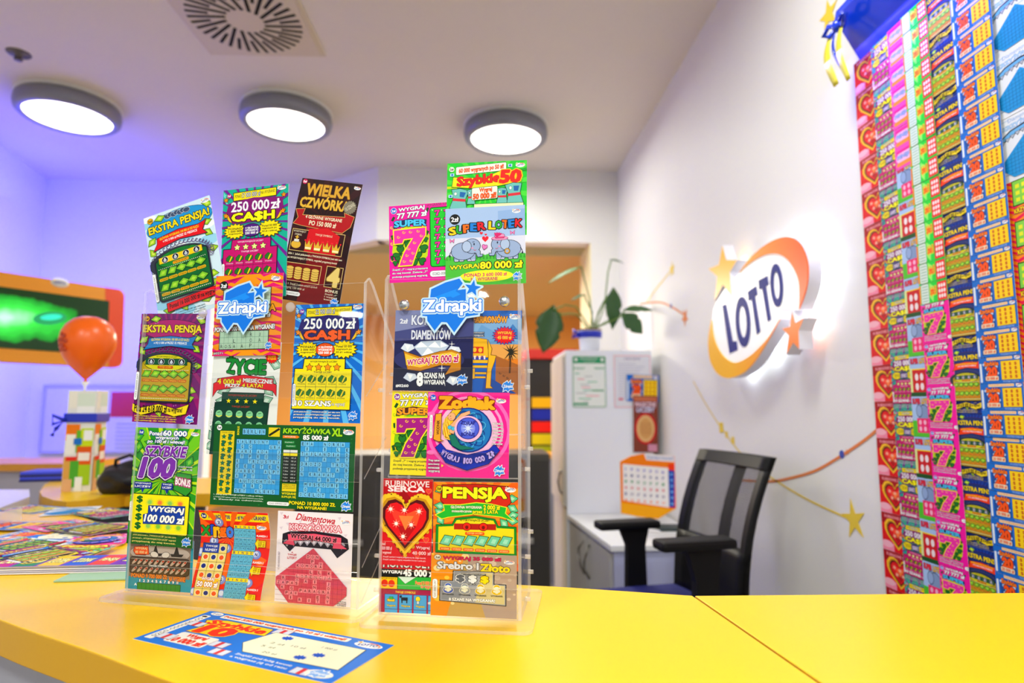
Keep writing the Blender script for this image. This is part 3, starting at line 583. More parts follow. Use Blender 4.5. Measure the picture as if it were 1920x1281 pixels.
G1 = ['KALESONY..K', '.G.G....GRA', 'BARI.ADA..J', '.T.P.R.O..O', 'K..TRZUSTKA', 'E.E.E.T.E.N', 'JAREK..ALPY', 'A.F.T...L..', '.AUTOCHTON.', '..R.R.O....', 'SET..KLEKS.']
G2 = ['EWA..NORKA.', '.I...I..L.E', 'TAJLANDIA.D', '.T...A..M.Y', 'DROZD..TRON', 'O...R.T.A.B', 'N.KRAWAT..U', '....W.B.POR', '.MISSOURI.G', '.O..K...E..', 'OCELOT.MSZA']
def art_cross_xl(w, h):
    a = Art(w, h, (395, 795, 668, 947), '#14602c')
    for i in range(70): a.ell(398+(i*53 % 266), 797+(i*31 % 148), 1.6, 1.2, '#2a7a3a')
    def grid(G, x0, y0, x1, y1):
        a.rect(x0, y0, x1, y1, '#4aa6de', '#0c3a5a', .6); n = len(G[0]); m = len(G); dx, dy = (x1-x0)/n, (y1-y0)/m
        for i in range(1, n): a.line([(x0+i*dx, y0), (x0+i*dx, y1)], .3, '#2a6aa0')
        for j in range(1, m): a.line([(x0, y0+j*dy), (x1, y0+j*dy)], .3, '#2a6aa0')
        for j, r in enumerate(G):
            for i, c in enumerate(r):
                if c != '.': a.rect(x0+(i+.06)*dx, y0+(j+.06)*dy, x0+(i+.94)*dx, y0+(j+.94)*dy, '#8fd0f0'); a.T(c, x0+(i+.3)*dx, y0+(j+.2)*dy, x0+(i+.7)*dx, y0+(j+.8)*dy, '#14385c', b=.03)
    grid(G1, 442, 823, 530, 923); grid(G2, 567, 824, 658, 925); grid(['BERLIN'], 453, 803, 498, 814)
    a.rect(408, 808, 437, 927, '#e4cf2a', '#0a2a12', .6); a.T('TWOJE LITERY', 411, 810, 434, 813, '#0a2a12')
    for j in range(9): a.star(416, 819+j*12.4, 4.6, '#1c7a5a', out='#0a2a12', ow=.5) if j % 2 == 0 else a.T('?', 413, 814.5+j*12.4, 419, 824+j*12.4, '#1c7a5a', '#0a2a12', .05, b=.05)
    for j in range(9): a.star(429, 819+j*12.4, 4.6, '#1c7a5a', out='#0a2a12', ow=.5) if j % 2 else a.T('?', 426, 814.5+j*12.4, 432, 824+j*12.4, '#1c7a5a', '#0a2a12', .05, b=.05)
    a.T('BONUS', 436, 805, 452, 809, '#f2e21a', rot=-90, b=.04); a.rect(504, 800, 526, 817, '#e4cf2a', '#0a2a12', .5); a.line([(505, 815), (525, 802)], 4, '#2a2a1a')
    a.T('KRZYŻÓWKA', 533, 798, 622, 810, '#a8d82a', '#0a2a12', .07, b=.06, sh=.1); a.T('XL', 625, 800, 643, 813, '#a8d82a', '#0a2a12', .07, b=.07)
    a.poly([(532, 814), (560, 814), (564, 816.5), (560, 819), (532, 819)], '#f08a1c'); a.T('WYGRAJ', 535, 815, 556, 818, '#ffffff'); a.T('85 000 zł', 571, 813, 618, 821, '#ffffff', '#0a2a12', .06, b=.06)
    for i, t in enumerate(['Krzyżówka 1', 'Krzyżówka 2']): a.rect(535+i*3, 824+i*7, 555+i*3, 829+i*7, '#2a8a4a', r=1.5); a.T(t, 537+i*3, 825.3+i*7, 553+i*3, 828+i*7, '#ffffff')
    a.rect(534, 840, 562, 900, '#101410')
    for i in range(10): a.rect(534.5, 840.5+i*6, 547, 845.5+i*6, '#f2e21a' if i == 1 else ('#e4e8e4' if i == 0 else '#20281f')); a.rect(547.6, 840.5+i*6, 561.5, 845.5+i*6, '#f2e21a' if i == 1 else ('#e4e8e4' if i == 0 else '#20281f'))
    for i in range(2, 10): a.T('%d słów' % (i+1), 536, 841.8+i*6, 545, 844.5+i*6, '#e4e8e4'); a.T('%d zł' % (i*i*10), 550, 841.8+i*6, 559, 844.5+i*6, '#e4e8e4')
    a.rect(535, 902, 562, 916, '#e4cf2a'); small(a, 537, 560, 903.5, 3, ['Wygrane z tabeli', 'wypłacane są', 'po sumowaniu'], '#20281f'); a.T('WYGRANE', 535, 918, 562, 922, '#f2e21a', b=.04); a.T('SUMUJĄ SIĘ', 535, 924, 562, 928.5, '#f2e21a', b=.04)
    small(a, 402, 500, 926, 4.4, ['1. Zdrap pole TWOJE LITERY i odkryj 18 liter.', '2. TWOJE LITERY wykryte wszędzie na obu KRZYŻÓWKACH oznacz literką.', '3. Zasady na odwrocie.'], '#e4f0e4')
    pill(a, 508, 936, 550, 942); a.T('PONAD 10 800 000 ZŁ', 550, 933, 636, 939, '#f2e21a', '#0a2a12', .08, b=.05); a.T('NA WYGRANE!', 566, 941, 620, 946, '#f2e21a', '#0a2a12', .08, b=.05)
    zd(a, 655, 938, 17); lg(a, 655, 806, 20); coin(a, 406, 802, 5, '5zł', '#ffffff', '#202020', '#0a2a12'); return a

def art_naval(w, h):
    a = Art(w, h, (228, 540, 672, 905), '#2f9cb4')
    a.rect(245, 540, 655, 815, '#8f7f74'); a.ell(450, 640, 200, 60, '#c4b8b0'); a.ell(350, 720, 110, 50, '#a49488'); a.ell(560, 700, 90, 60, '#b4a89e')
    for x in (320, 420, 560): a.poly([(x-40, 640), (x+50, 640), (x+36, 660), (x-30, 660)], '#3a3430'); a.poly([(x-3, 590), (x+6, 590), (x+20, 640), (x-16, 640)], '#3a3430')
    a.rect(342, 540, 565, 590, '#5a2a2a'); a.T('BITWA MORSKA', 350, 546, 560, 586, '#ffffff', '#401818', .06, b=.07)
    a.poly([(280, 600), (370, 592), (378, 650), (290, 656), (272, 630)], '#e8642a', '#7a2408', 3); a.T('WYGRAJ', 286, 602, 364, 622, '#f4d8a0', b=.04); a.T('85 000 zł', 286, 628, 366, 646, '#f4d8a0', b=.04)
    for x, s in ((415, 1), (490, -1)): a.ell(x, 650, 26, 20, '#e4dcd4', '#4a3a34', 3, rot=20*s)
    a.rect(255, 672, 648, 792, '#5a4a40', '#281c16', 4, r=22)
    for j in range(2):
        for i in range(10): a.ell(285+i*37, 705+j*56, 26, 9, '#c8b4a4', '#3a241c', 2, rot=-50); a.ell(293+i*37, 696+j*56, 8, 6, '#b84a34', rot=-50)
    a.T('TWOJE TORPEDY', 388, 724, 512, 740, '#ffffff', '#281c16', .1, b=.04)
    a.T('PONAD 9 700 000 ZŁ', 268, 792, 510, 820, '#f09a4a', '#6a1c08', .08, b=.05); a.T('NA WYGRANE!', 522, 800, 628, 832, '#f09a4a', '#6a1c08', .08, b=.05)
    for i in range(10): a.T(str(i+1), 320+i*28, 832, 332+i*28, 850, '#ffffff', '#0f4a5a', .1, b=.05)
    a.T('A', 290, 862, 306, 878, '#ffffff', b=.05); a.rect(312, 858, 596, 905, '#3f8a34', '#163c12', 3)
    for i in range(9): a.line([(340+i*28, 858), (340+i*28, 905)], 2, '#245c1e')
    return a

def art_bingo(w, h):
    a = Art(w, h, (700, 335, 1158, 905), '#e42a20')
    a.rect(700, 350, 1158, 402, '#f6de1c'); a.T('PONAD 9 700 000 zł NA WYGRANE!', 762, 362, 1140, 388, '#1c2c7a', b=.05)
    a.rays(880, 520, 14, '#f0701c', 300, 0, .45)
    for x, y, t in ((827, 415, '2'), (790, 545, '1'), (880, 590, ''), (712, 620, ''), (1078, 620, 'N'), (885, 790, 'G'), (720, 880, ''), (1062, 800, ''), (905, 880, '')):
        a.ell(x, y, 28, 28, '#8f9fd8', '#4a5aa8', 2); a.ell(x-4, y-4, 18, 18, '#dfe4f8'); t and a.T(t, x-8, y-10, x+6, y+8, '#1c2c7a', b=.06)
    for t, x0, x1, y0, c in (('X', 706, 762, 444, '#2a9a3a'), ('i', 768, 790, 436, '#2a5ad0'), ('n', 790, 832, 452, '#f2c01c'), ('g', 830, 874, 452, '#f07a1c'), ('o', 876, 916, 448, '#5a8ae0')): a.T(t, x0, y0, x1, y0+62, c, '#20142a', .05, b=.08)
    def gr(x, y, lab):
        a.rect(x, y, x+140, y+22, '#f6de1c'); [a.T(c, x+8+i*28, y+5, x+20+i*28, y+18, '#1c2c7a', b=.04) for i, c in enumerate('BINGO')]
        a.rect(x, y+24, x+140, y+170, '#7cc8e0', '#2a5a80', 2)
        for i in range(1, 5): a.line([(x+i*28, y+24), (x+i*28, y+170)], 1.5, '#3a7aa0'); a.line([(x, y+24+i*29), (x+140, y+24+i*29)], 1.5, '#3a7aa0')
        for i in range(5):
            for j in range(5): a.T('%02d' % ((i*15+1+(j*7+y+i*3) % 15)), x+5+i*28, y+31+j*29, x+23+i*28, y+46+j*29, '#1c4a78', b=.02)
        a.T('PLANSZA '+lab, x+146, y+62, x+214, y+74, '#ffffff', b=.05)
        a.poly([(x+138, y+118), (x+160, y+84), (x+160, y+98), (x+206, y+98), (x+206, y+140), (x+160, y+140), (x+160, y+154)], '#f6de1c', '#8a2a0a', 2); small(a, x+160, x+200, y+102, 12, ['1000 zł', '500 zł', '20 zł'], '#7a2408')
    gr(925, 428, '1'); gr(918, 600, '2'); gr(918, 772, '3')
    a.rect(722, 560, 882, 905, '#f4de8a', '#3a2a1a', 3); a.rect(722, 560, 830, 622, '#2a4aa8'); small(a, 738, 818, 572, 24, ['TWOJE', 'NUMERY'])
    for i in range(3):
        for j in range(6):
            if j == 0 and i < 2: continue
            x, y = 749+i*53, 592+j*58; a.ell(x, y, 15, 15, ('#2a3a8a', '#e8642a')[(i+j) % 2], '#f8f0d0', 4)
    for i in (1, 2): a.line([(722+i*53, 622), (722+i*53, 905)], 2, '#3a2a1a')
    for j in range(5): a.line([(722, 622+j*58), (882, 622+j*58)], 2, '#3a2a1a')
    a.poly([(738, 790), (868, 784), (872, 842), (735, 846)], '#f4c83a'); a.T('WYGRAJ', 758, 780, 842, 804, '#ffffff', '#b01c14', .1, b=.05); a.T('50 000 zł', 736, 808, 870, 840, '#ffffff', '#b01c14', .09, b=.07)
    coin(a, 730, 372, 19, '3zł', '#1c2c7a'); lg(a, 1106, 440, 62); return a

def art_diamond(w, h):
    a = Art(w, h, (1213, 338, 1720, 1000), '#f6eef2')
    for i in range(16): a.poly([(1225+(i*131 % 480), 350+(i*57 % 260)), (1250+(i*131 % 480), 345+(i*57 % 260)), (1240+(i*131 % 480), 370+(i*57 % 260))], '#e6d8e2')
    a.T('3', 1252, 368, 1268, 392, '#c81c44', b=.06); a.T('zł', 1270, 370, 1288, 392, '#c81c44', b=.03)
    a.T('Diamentowa', 1345, 362, 1606, 408, '#c81c3c', b=.03, sh=.35, slope=-.08); a.T('KRZYŻÓWKA', 1298, 414, 1646, 474, '#fbd8e0', '#c8284a', .10, b=.04)
    a.poly([(1252, 505), (1300, 485), (1470, 475), (1640, 490), (1690, 520), (1700, 590), (1625, 660), (1580, 600), (1340, 592), (1305, 632), (1250, 570)], '#2a2430')
    for i in range(9):
        x = 1285+i*46; y = 560-int(12*math.cos((i-4)*.5)); a.poly([(x-24, y), (x-10, y-18), (x+12, y-18), (x+24, y), (x, y+34)], '#b8b0bc', '#2a2430', 3); a.poly([(x-10, y), (x+10, y), (x, y+22)], '#eae6f0')
    a.poly([(1290, 506), (1470, 492), (1650, 512), (1650, 560), (1690, 590), (1595, 590), (1600, 556), (1460, 536), (1330, 548), (1340, 584), (1260, 574), (1296, 545)], '#e8627c', '#3a0a1a', 4)
    a.T('WYGRAJ 44 000 zł', 1312, 505, 1620, 548, '#5a0c20', '#f7c0cc', .04, b=.07, arc=-3, slope=-.05)
    a.T('TWOJE', 1292, 648, 1352, 664, '#c81c3c', b=.04); a.T('LITERY', 1290, 670, 1354, 686, '#c81c3c', b=.04); a.poly([(1316, 640), (1330, 640), (1323, 632)], '#c81c3c')
    D = [(1467, 598), (1694, 862), (1694, 920), (1612, 1000), (1310, 1000), (1219, 878), (1219, 820)]
    a.poly(D, '#d2586a')
    G = ['.......DON......', '........P.W.....', '.....KOMORA.....', '........L.L.K...', '....*LORENCJA...', '.R...O.A.I.J....', 'ZAPAS..*.N.O....', '.K..G..PARAGRA*.', '..PAW.....E.N...', '...T.R.I.T.Y....']
    for i in range(17):
        x = 1219+i*29.7; top = 598+abs(x-1467)*1.16; bot = 1000 if 1310 < x < 1612 else (1000-(1310-x)*1.34 if x < 1310 else 1000-(x-1612)*.98)
        if top < bot: a.line([(x, top), (x, bot)], 1.5, '#a83a50')
    for j in range(12):
        y = 640+j*34; hw = (y-598)/1.16
        a.line([(max(1219, 1467-hw), y), (min(1694, 1467+hw), y)], 1.5, '#a83a50')
    W5 = [('DON', 1434, 650), ('P', 1464, 684), ('W', 1520, 700), ('KOMORA', 1367, 718), ('L', 1457, 760), ('L', 1514, 760), ('K', 1578, 762), ('LORENCJA', 1367, 794), ('R', 1272, 812), ('O', 1365, 828), ('A', 1424, 828), ('I', 1484, 828), ('ZAPAS', 1240, 846), ('J', 1576, 836), ('N', 1484, 866), ('O', 1576, 868), ('K', 1268, 880), ('G', 1330, 884), ('PARAGRA', 1392, 896), ('PAW', 1298, 918), ('E', 1508, 936), ('N', 1574, 930), ('I', 1326, 950), ('R', 1388, 962), ('I', 1450, 962), ('T', 1508, 962), ('Y', 1572, 962)]
    for wd, x, y in W5:
        for i, c in enumerate(wd): a.rect(x-13+i*30.5, y-5, x+14+i*30.5, y+25, '#f09aa0'); a.T(c, x-7+i*30.5, y, x+8+i*30.5, y+20, '#7a1428', b=.03)
    small(a, 1638, 1694, 960, 13, ['1. Zdrap', 'pola TWOJE', 'LITERY'], '#303030'); a.T('0243-000000-087', 1170, 694, 1300, 706, '#9a8a92', rot=-90)
    lg(a, 1674, 402, 66); return a

def art_crown(w, h):
    a = Art(w, h, (228, 75, 790, 652), '#2a2c5e')
    a.poly([(228, 75), (640, 75), (500, 180), (228, 230)], '#8f94bc'); a.poly([(228, 230), (500, 180), (640, 75), (700, 75), (790, 160), (790, 260), (228, 300)], '#4a4e88')
    for i in range(7): a.line([(228+i*60, 652), (790-i*30, 110+i*60)], 2, '#3c4078')
    a.rect(228, 420, 790, 652, '#1c1c40'); a.ell(480, 430, 250, 90, '#3a3c70')
    a.T('2zł', 264, 138, 318, 170, '#f4f4fa', b=.05); a.T('KORONA', 348, 112, 620, 180, '#eef0fa', '#3a3c70', .05, b=.05); a.T('DIAMENTÓW', 350, 205, 632, 284, '#eef0fa', '#3a3c70', .05, b=.05)
    a.poly([(370, 340), (420, 300), (560, 292), (620, 330), (560, 405), (430, 405)], '#c8d4e6', '#606a90', 3)
    for p in ([(420, 302), (470, 340), (380, 345)], [(470, 340), (520, 300), (560, 345)], [(430, 400), (470, 345), (540, 400)], [(560, 300), (610, 330), (560, 345)]): a.poly(p, '#f6faff')
    for x, y in ((325, 345), (655, 362), (350, 555), (655, 575)): a.poly([(x-48, y+6), (x-22, y-30), (x+36, y-22), (x+50, y+6), (x, y+34)], '#dfe6f2', '#7880a8', 2); a.poly([(x-18, y-20), (x+20, y-16), (x, y+20)], '#ffffff')
    a.poly([(300, 372), (420, 412), (560, 372), (640, 360), (706, 384), (706, 500), (640, 520), (600, 535), (640, 470), (560, 468), (420, 510), (330, 500)], '#c88a1c', '#5a3808', 4)
    a.poly([(308, 388), (420, 426), (560, 388), (640, 375), (700, 395), (700, 440), (640, 432), (560, 440), (420, 486), (320, 470)], '#f0c850')
    a.T('WYGRAJ', 328, 424, 486, 476, '#c0146a', '#ffffff', .06, b=.05, slope=.12); a.T('75 000 zł', 502, 398, 690, 450, '#c0146a', '#ffffff', .06, b=.05, slope=.06)
    a.T('8', 402, 526, 440, 614, '#ffffff', b=.08); a.T('SZANS NA', 450, 524, 598, 562, '#ffffff', b=.05); a.T('WYGRANĄ', 450, 572, 600, 614, '#ffffff', b=.05); a.T('#0260', 250, 608, 340, 628, '#ffffff', b=.05)
    a.star(575, 490, 30, '#ffffff', n=4, k=.12); a.star(640, 318, 24, '#ffffff', n=4, k=.12); zd(a, 718, 572, 72); return a
def art_pharaoh(w, h):
    a = Art(w, h, (535, 80, 1130, 670), '#e08a2a')
    a.rect(535, 80, 1130, 140, '#2a74c8'); a.rect(535, 135, 1130, 320, '#8fb8e0'); a.poly([(1010, 260), (1068, 175), (1130, 250), (1130, 290)], '#4a8ac8'); a.poly([(780, 300), (850, 180), (1130, 330), (780, 330)], '#7aaad8')
    a.rect(535, 318, 1130, 420, '#e0a860'); a.poly([(960, 400), (1130, 470), (1130, 670), (900, 590)], '#a86a34'); a.rect(700, 410, 955, 670, '#1c64b8'); a.poly([(880, 530), (1100, 660), (860, 670)], '#1c50a0')
    a.T('KRÓLESTWO FARAONÓW', 560, 110, 1030, 165, '#f4b03a', '#5a1c10', .06, b=.05); a.T('FARAONÓW', 792, 110, 1030, 165, '#f4b03a', '#5a1c10', .06, b=.06)
    for t, y in (('WYGRYWAJĄCY', 232), ('SYMBOL', 252), ('TWOJE SYMBOLE', 308)): a.rect(786, y-2, 872, y+16, '#44506a'); a.T(t, 790, y, 868, y+12, '#ffffff')
    # golden throne
    g, o = '#e8b830', '#7a4a10'
    a.poly([(786, 270), (890, 285), (905, 410), (786, 410)], g, o, 3); a.rect(786, 336, 868, 382, '#c83a2a'); a.ell(806, 358, 14, 16, '#f0c040'); a.ell(846, 360, 14, 16, '#f0c040')
    for i in range(6): a.rect(786+i*17, 400, 797+i*17, 425, ('#5a3a9c', '#e8e0f0')[i % 2])
    a.rect(786, 430, 905, 450, g, o, 2); a.rect(786, 468, 900, 484, g, o, 2); a.rect(792, 515, 890, 528, g, o, 2); a.rect(790, 545, 886, 556, g, o, 2); a.rect(796, 490, 810, 560, g, o, 2)
    a.poly([(900, 290), (925, 350), (918, 395), (955, 400), (945, 440), (925, 500), (920, 610), (935, 625), (890, 625), (896, 520), (905, 420)], g, o, 4)
    a.poly([(1050, 400), (1062, 400), (1058, 520), (1046, 520)], '#5a3a1c')
    for k in range(11): a.poly(shp([(0, -.12), (1, .18), (.6, .14), (0, .12)], 1055, 372, 66, 60, 200+k*28), '#2a2a1c')
    burst(a, 1012, 256, 80, 62, '#e0202a', '#1c3a9c', ['WYGRAJ', '45 000 zł'], '#f7d83a', n=20)
    for i in range(4): swirl(a, 985+i*26, 520+i*16, 10, '#3a2410', 3)
    zd(a, 1040, 612, 76); lg(a, 1082, 124, 78); return a
def art_zodiac(w, h):
    a = Art(w, h, (458, 658, 1040, 1270), '#ee2a9c')
    for r, c in ((300, '#f47cc4'), (275, '#ee2a9c'), (250, '#f9a8d8'), (232, '#ee2a9c'), (212, '#fbc4e4')): a.ell(752, 932, r, r*.98, c)
    for i in range(10): a.ell(480+(i*181 % 540), 680+(i*233 % 560), 28, 16, '#f486c8')
    a.poly([(535, 770), (548, 695), (640, 690), (700, 725), (770, 690), (800, 720), (880, 700), (935, 715), (925, 785), (720, 770)], '#8a2414', '#4a0c08', 3)
    a.T('Zodiak', 545, 695, 930, 776, '#f7b42a', '#8a2414', .05, b=.1)
    a.ell(752, 930, 168, 162, '#1c3a8c'); a.ell(752, 930, 158, 152, '#2a7fc0')
    for i in range(20): t = i*.3; a.line([(752+(100+12*(i % 3)+18*math.sin(k*.8))*math.cos(t+k*.12), 930+(100+12*(i % 3)+18*math.sin(k*.8))*math.sin(t+k*.12)) for k in range(8)], 7, ('#1c3a8c', '#5ab4e0', '#144a9a')[i % 3])
    # reclining figure with long wavy hair on the left of the ring
    a.poly([(600, 840), (640, 790), (700, 785), (640, 860), (665, 900), (610, 1000), (575, 960), (575, 890)], '#f2c230', '#7a4a10', 4)
    for i in range(7): a.line([(640-i*9, 800+i*8), (610-i*6, 860+i*10), (630-i*7, 920+i*12), (600+i*6, 980+i*4)], 6, ('#f9de6a', '#d89a1c')[i % 2])
    a.ell(634, 836, 26, 28, '#f2b890', '#7a3a1c', 2, rot=20); a.poly([(650, 870), (700, 815), (760, 792), (765, 812), (712, 838), (672, 890), (650, 960), (620, 950), (618, 905)], '#f2b890', '#7a3a1c', 2)
    a.ell(624, 914, 16, 13, '#5ac0e0', '#1c5a7a', 2); a.ell(648, 922, 15, 13, '#5ac0e0', '#1c5a7a', 2); a.ell(626, 832, 4, 2.5, '#3a1c10'); a.line([(624, 850), (634, 850)], 3, '#c8284a')
    a.poly([(620, 970), (655, 965), (700, 1040), (800, 1060), (700, 1072), (640, 1040)], '#1c7a6a', '#0c3a3a', 3)
    a.ell(754, 922, 98, 94, '#fbc4e4'); a.ell(752, 918, 76, 74, '#5a6ad8', '#2a2a8c', 5); a.ell(752, 918, 50, 48, '#8f9cf0'); a.star(752, 918, 44, '#dfe8ff', n=8, k=.25)
    a.T('ZDRAP', 700, 862, 804, 886, '#2a2a8c', b=.05, arc=-8); a.T('BONUS', 704, 952, 800, 978, '#2a2a8c', b=.05, arc=8)
    a.poly([(520, 820), (560, 815), (556, 1005), (578, 1010), (545, 1016), (508, 1000)], '#e8a83a', '#5a2a10', 4); a.T('WODNIK', 486, 905, 590, 925, '#5a2a10', rot=-90, b=.05)
    B = [(525, 1060), (560, 1030), (600, 1075), (750, 1110), (900, 1070), (940, 1030), (975, 1070), (900, 1165), (750, 1215), (600, 1165)]
    a.poly(B, '#1c3ab4', '#0c1c6a', 4)
    s = 'WYGRAJ 100 000 zł'
    for i, c in enumerate(s):
        if c != ' ': t = (i-(len(s)-1)/2)/len(s)*2; x = 752+t*185; y = 1150-t*t*62; a.T(c, x-10, y-19, x+11, y+19, '#c8b4f4', '#1c0c4a', .07, b=.06, rot=-t*32)
    for t, y in zip(['BONUS', 'Znajdź', 'zodiaka', 'i wygraj', 'przypisaną', 'do niego', 'kwotę'], range(875, 1040, 24)): a.T(t, 925, y, 995, y+15, '#ffffff', '#5a1040', .1, b=.03)
    small(a, 475, 555, 1145, 26, ['Trzy takie', 'same kwoty', 'oznaczają', 'wygraną'], '#ffffff', out='#5a1040'); a.poly([(570, 1178), (585, 1188), (570, 1200)], '#f7d83a')
    pill(a, 476, 825, 496, 995, '0243-000000-047'); zd(a, 975, 1215, 72); lg(a, 980, 718, 70); coin(a, 496, 700, 22, '2zł', '#1c6ad0'); return a
def heartface(a, x, y, rx, ry, small_=False):
    a.poly(shp(HEART, x, y, rx*1.12, ry*1.1), '#f4c83a'); a.poly(shp(HEART, x, y, rx*.97, ry*.97), '#c8961c'); a.poly(shp(HEART, x, y, rx*.88, ry*.88), '#5a0a14')
    a.poly(shp(HEART, x, y, rx*.78, ry*.76), '#d81a24'); 
    for p, c in (([(-.6, -.5), (0, -.3), (-.3, .1)], '#f04a3a'), ([(0, -.3), (.6, -.55), (.4, .1)], '#f4603a'), ([(-.3, .1), (.4, .1), (0, .65)], '#b0101c'), ([(-.25, -.25), (.3, -.25), (0, .25)], '#f88a4a')): a.poly([(x+u*rx, y+v*ry) for u, v in p], c)
def art_ruby(w, h):                            # crop frame 6
    a = Art(w, h, (188, 128, 525, 700), '#a0101c')
    a.poly([(188, 128), (525, 128), (525, 420), (330, 200), (188, 350)], '#c01422'); a.poly([(188, 430), (330, 640), (525, 430), (525, 700), (188, 700)], '#d81c2a')
    for x, y in ((498, 208), (488, 530), (432, 630)): a.poly(shp(HEART, x, y, 18, 18), '#e84a4a', '#f4a03a', 2)
    a.T('RUBINOWE', 208, 142, 500, 180, '#fbe8ea', b=.03); a.T('SERCA', 228, 178, 470, 214, '#fbe8ea', b=.06)
    for i in range(44): t = 2*math.pi*i/44; k = HEART[int(i*16/44) % 16]; k2 = HEART[(int(i*16/44)+1) % 16]; f = i*16/44 % 1; a.ell(352+(k[0]*(1-f)+k2[0]*f)*198, 425+(k[1]*(1-f)+k2[1]*f)*208, 12, 12, '#f4c83a', '#a06a10', 1.5)
    heartface(a, 352, 420, 180, 192)
    for x, y in ((250, 330), (342, 335), (440, 340), (290, 425), (390, 430), (338, 508)): a.star(x, y, 30, '#f8b0a0', n=8, k=.3); a.ell(x, y, 11, 11, '#fff4f0')
    for x, y in ((252, 232), (432, 242), (218, 440), (468, 455), (330, 608), (344, 288)): a.star(x, y, 8, '#5a3a08')
    for t, x0, x1, y in (('Ponad', 188, 222, 548), ('6 000 000 zł', 188, 266, 578), ('na wygrane!', 188, 262, 608), ('Wygraj', 428, 515, 568), ('40 000 zł', 402, 523, 602)): a.T(t, x0, y, x1, y+22, '#f7d8dc', b=.03)
    small(a, 205, 490, 642, 18, ['Znajdź symbol i wygraj przypisaną do niego kwotę.', 'Znajdź symbol i wygraj wszystkie kwoty z pola gry.'], '#f7d8dc'); return a
def art_monopole(w, h):
    a = Art(w, h, (178, 690, 530, 1025), '#c8102a')
    a.rect(178, 690, 530, 736, '#c8102a'); a.T('MONOPOLY', 200, 678, 520, 724, '#ffffff', '#3a0810', .07, b=.05)
    a.rect(178, 736, 530, 790, '#141414'); a.T('WYGRAJ', 196, 746, 326, 772, '#ffffff', b=.06); a.T('45 000 zł', 336, 738, 545, 780, '#ffffff', b=.07)
    a.rect(178, 792, 296, 868, '#f0c81c', '#3a2a0a', 3); a.ell(212, 832, 22, 24, '#d8401c'); a.ell(258, 834, 22, 24, '#d8401c'); a.T('WYGRYWAJĄCE', 190, 796, 288, 808, '#3a2a0a')
    a.rect(300, 786, 530, 868, '#3ab44a', '#0c3a14', 3); a.poly([(302, 786), (420, 786), (350, 832)], '#dff0e4', '#0c3a14', 2); a.T('Ponad 8 000 000 zł', 418, 812, 560, 834, '#e0301c', '#fff0a0', .06, b=.04); a.T('na wygrane', 454, 840, 545, 862, '#e0301c', '#fff0a0', .06, b=.04)
    a.rect(178, 872, 530, 1025, '#b01c4a'); a.T('TWOJE SYMBOLE', 285, 882, 418, 900, '#f7d83a', b=.04)
    for i in range(0, 4):
        x = 216+i*96; a.rect(x, 906, x+84, 1000, '#5ab0e4', '#1c4a8c', 3); a.T('Wygrana', x+14, 972, x+72, 988, '#f7e21a', '#1c3a6a', .1, b=.03); a.rect(x, 1004, x+84, 1025, '#5ab0e4')
    a.rect(232, 934, 282, 952, '#e8c82a', '#2a2a10', 2, r=6); a.rect(246, 922, 270, 936, '#3ab44a', '#2a2a10', 2)
    a.rect(324, 922, 368, 944, '#1c2430'); a.rect(326, 940, 334, 960, '#1c2430'); a.rect(358, 940, 366, 960, '#1c2430'); a.ell(322, 918, 8, 9, '#1c2430')
    a.ell(436, 930, 15, 16, '#f7e21a', '#2a2a10', 2); a.rect(429, 944, 443, 962, '#dfe4e8', '#2a2a10', 2); a.poly([(500, 950), (540, 935), (540, 960), (504, 962)], '#dfe4e8')
    return a
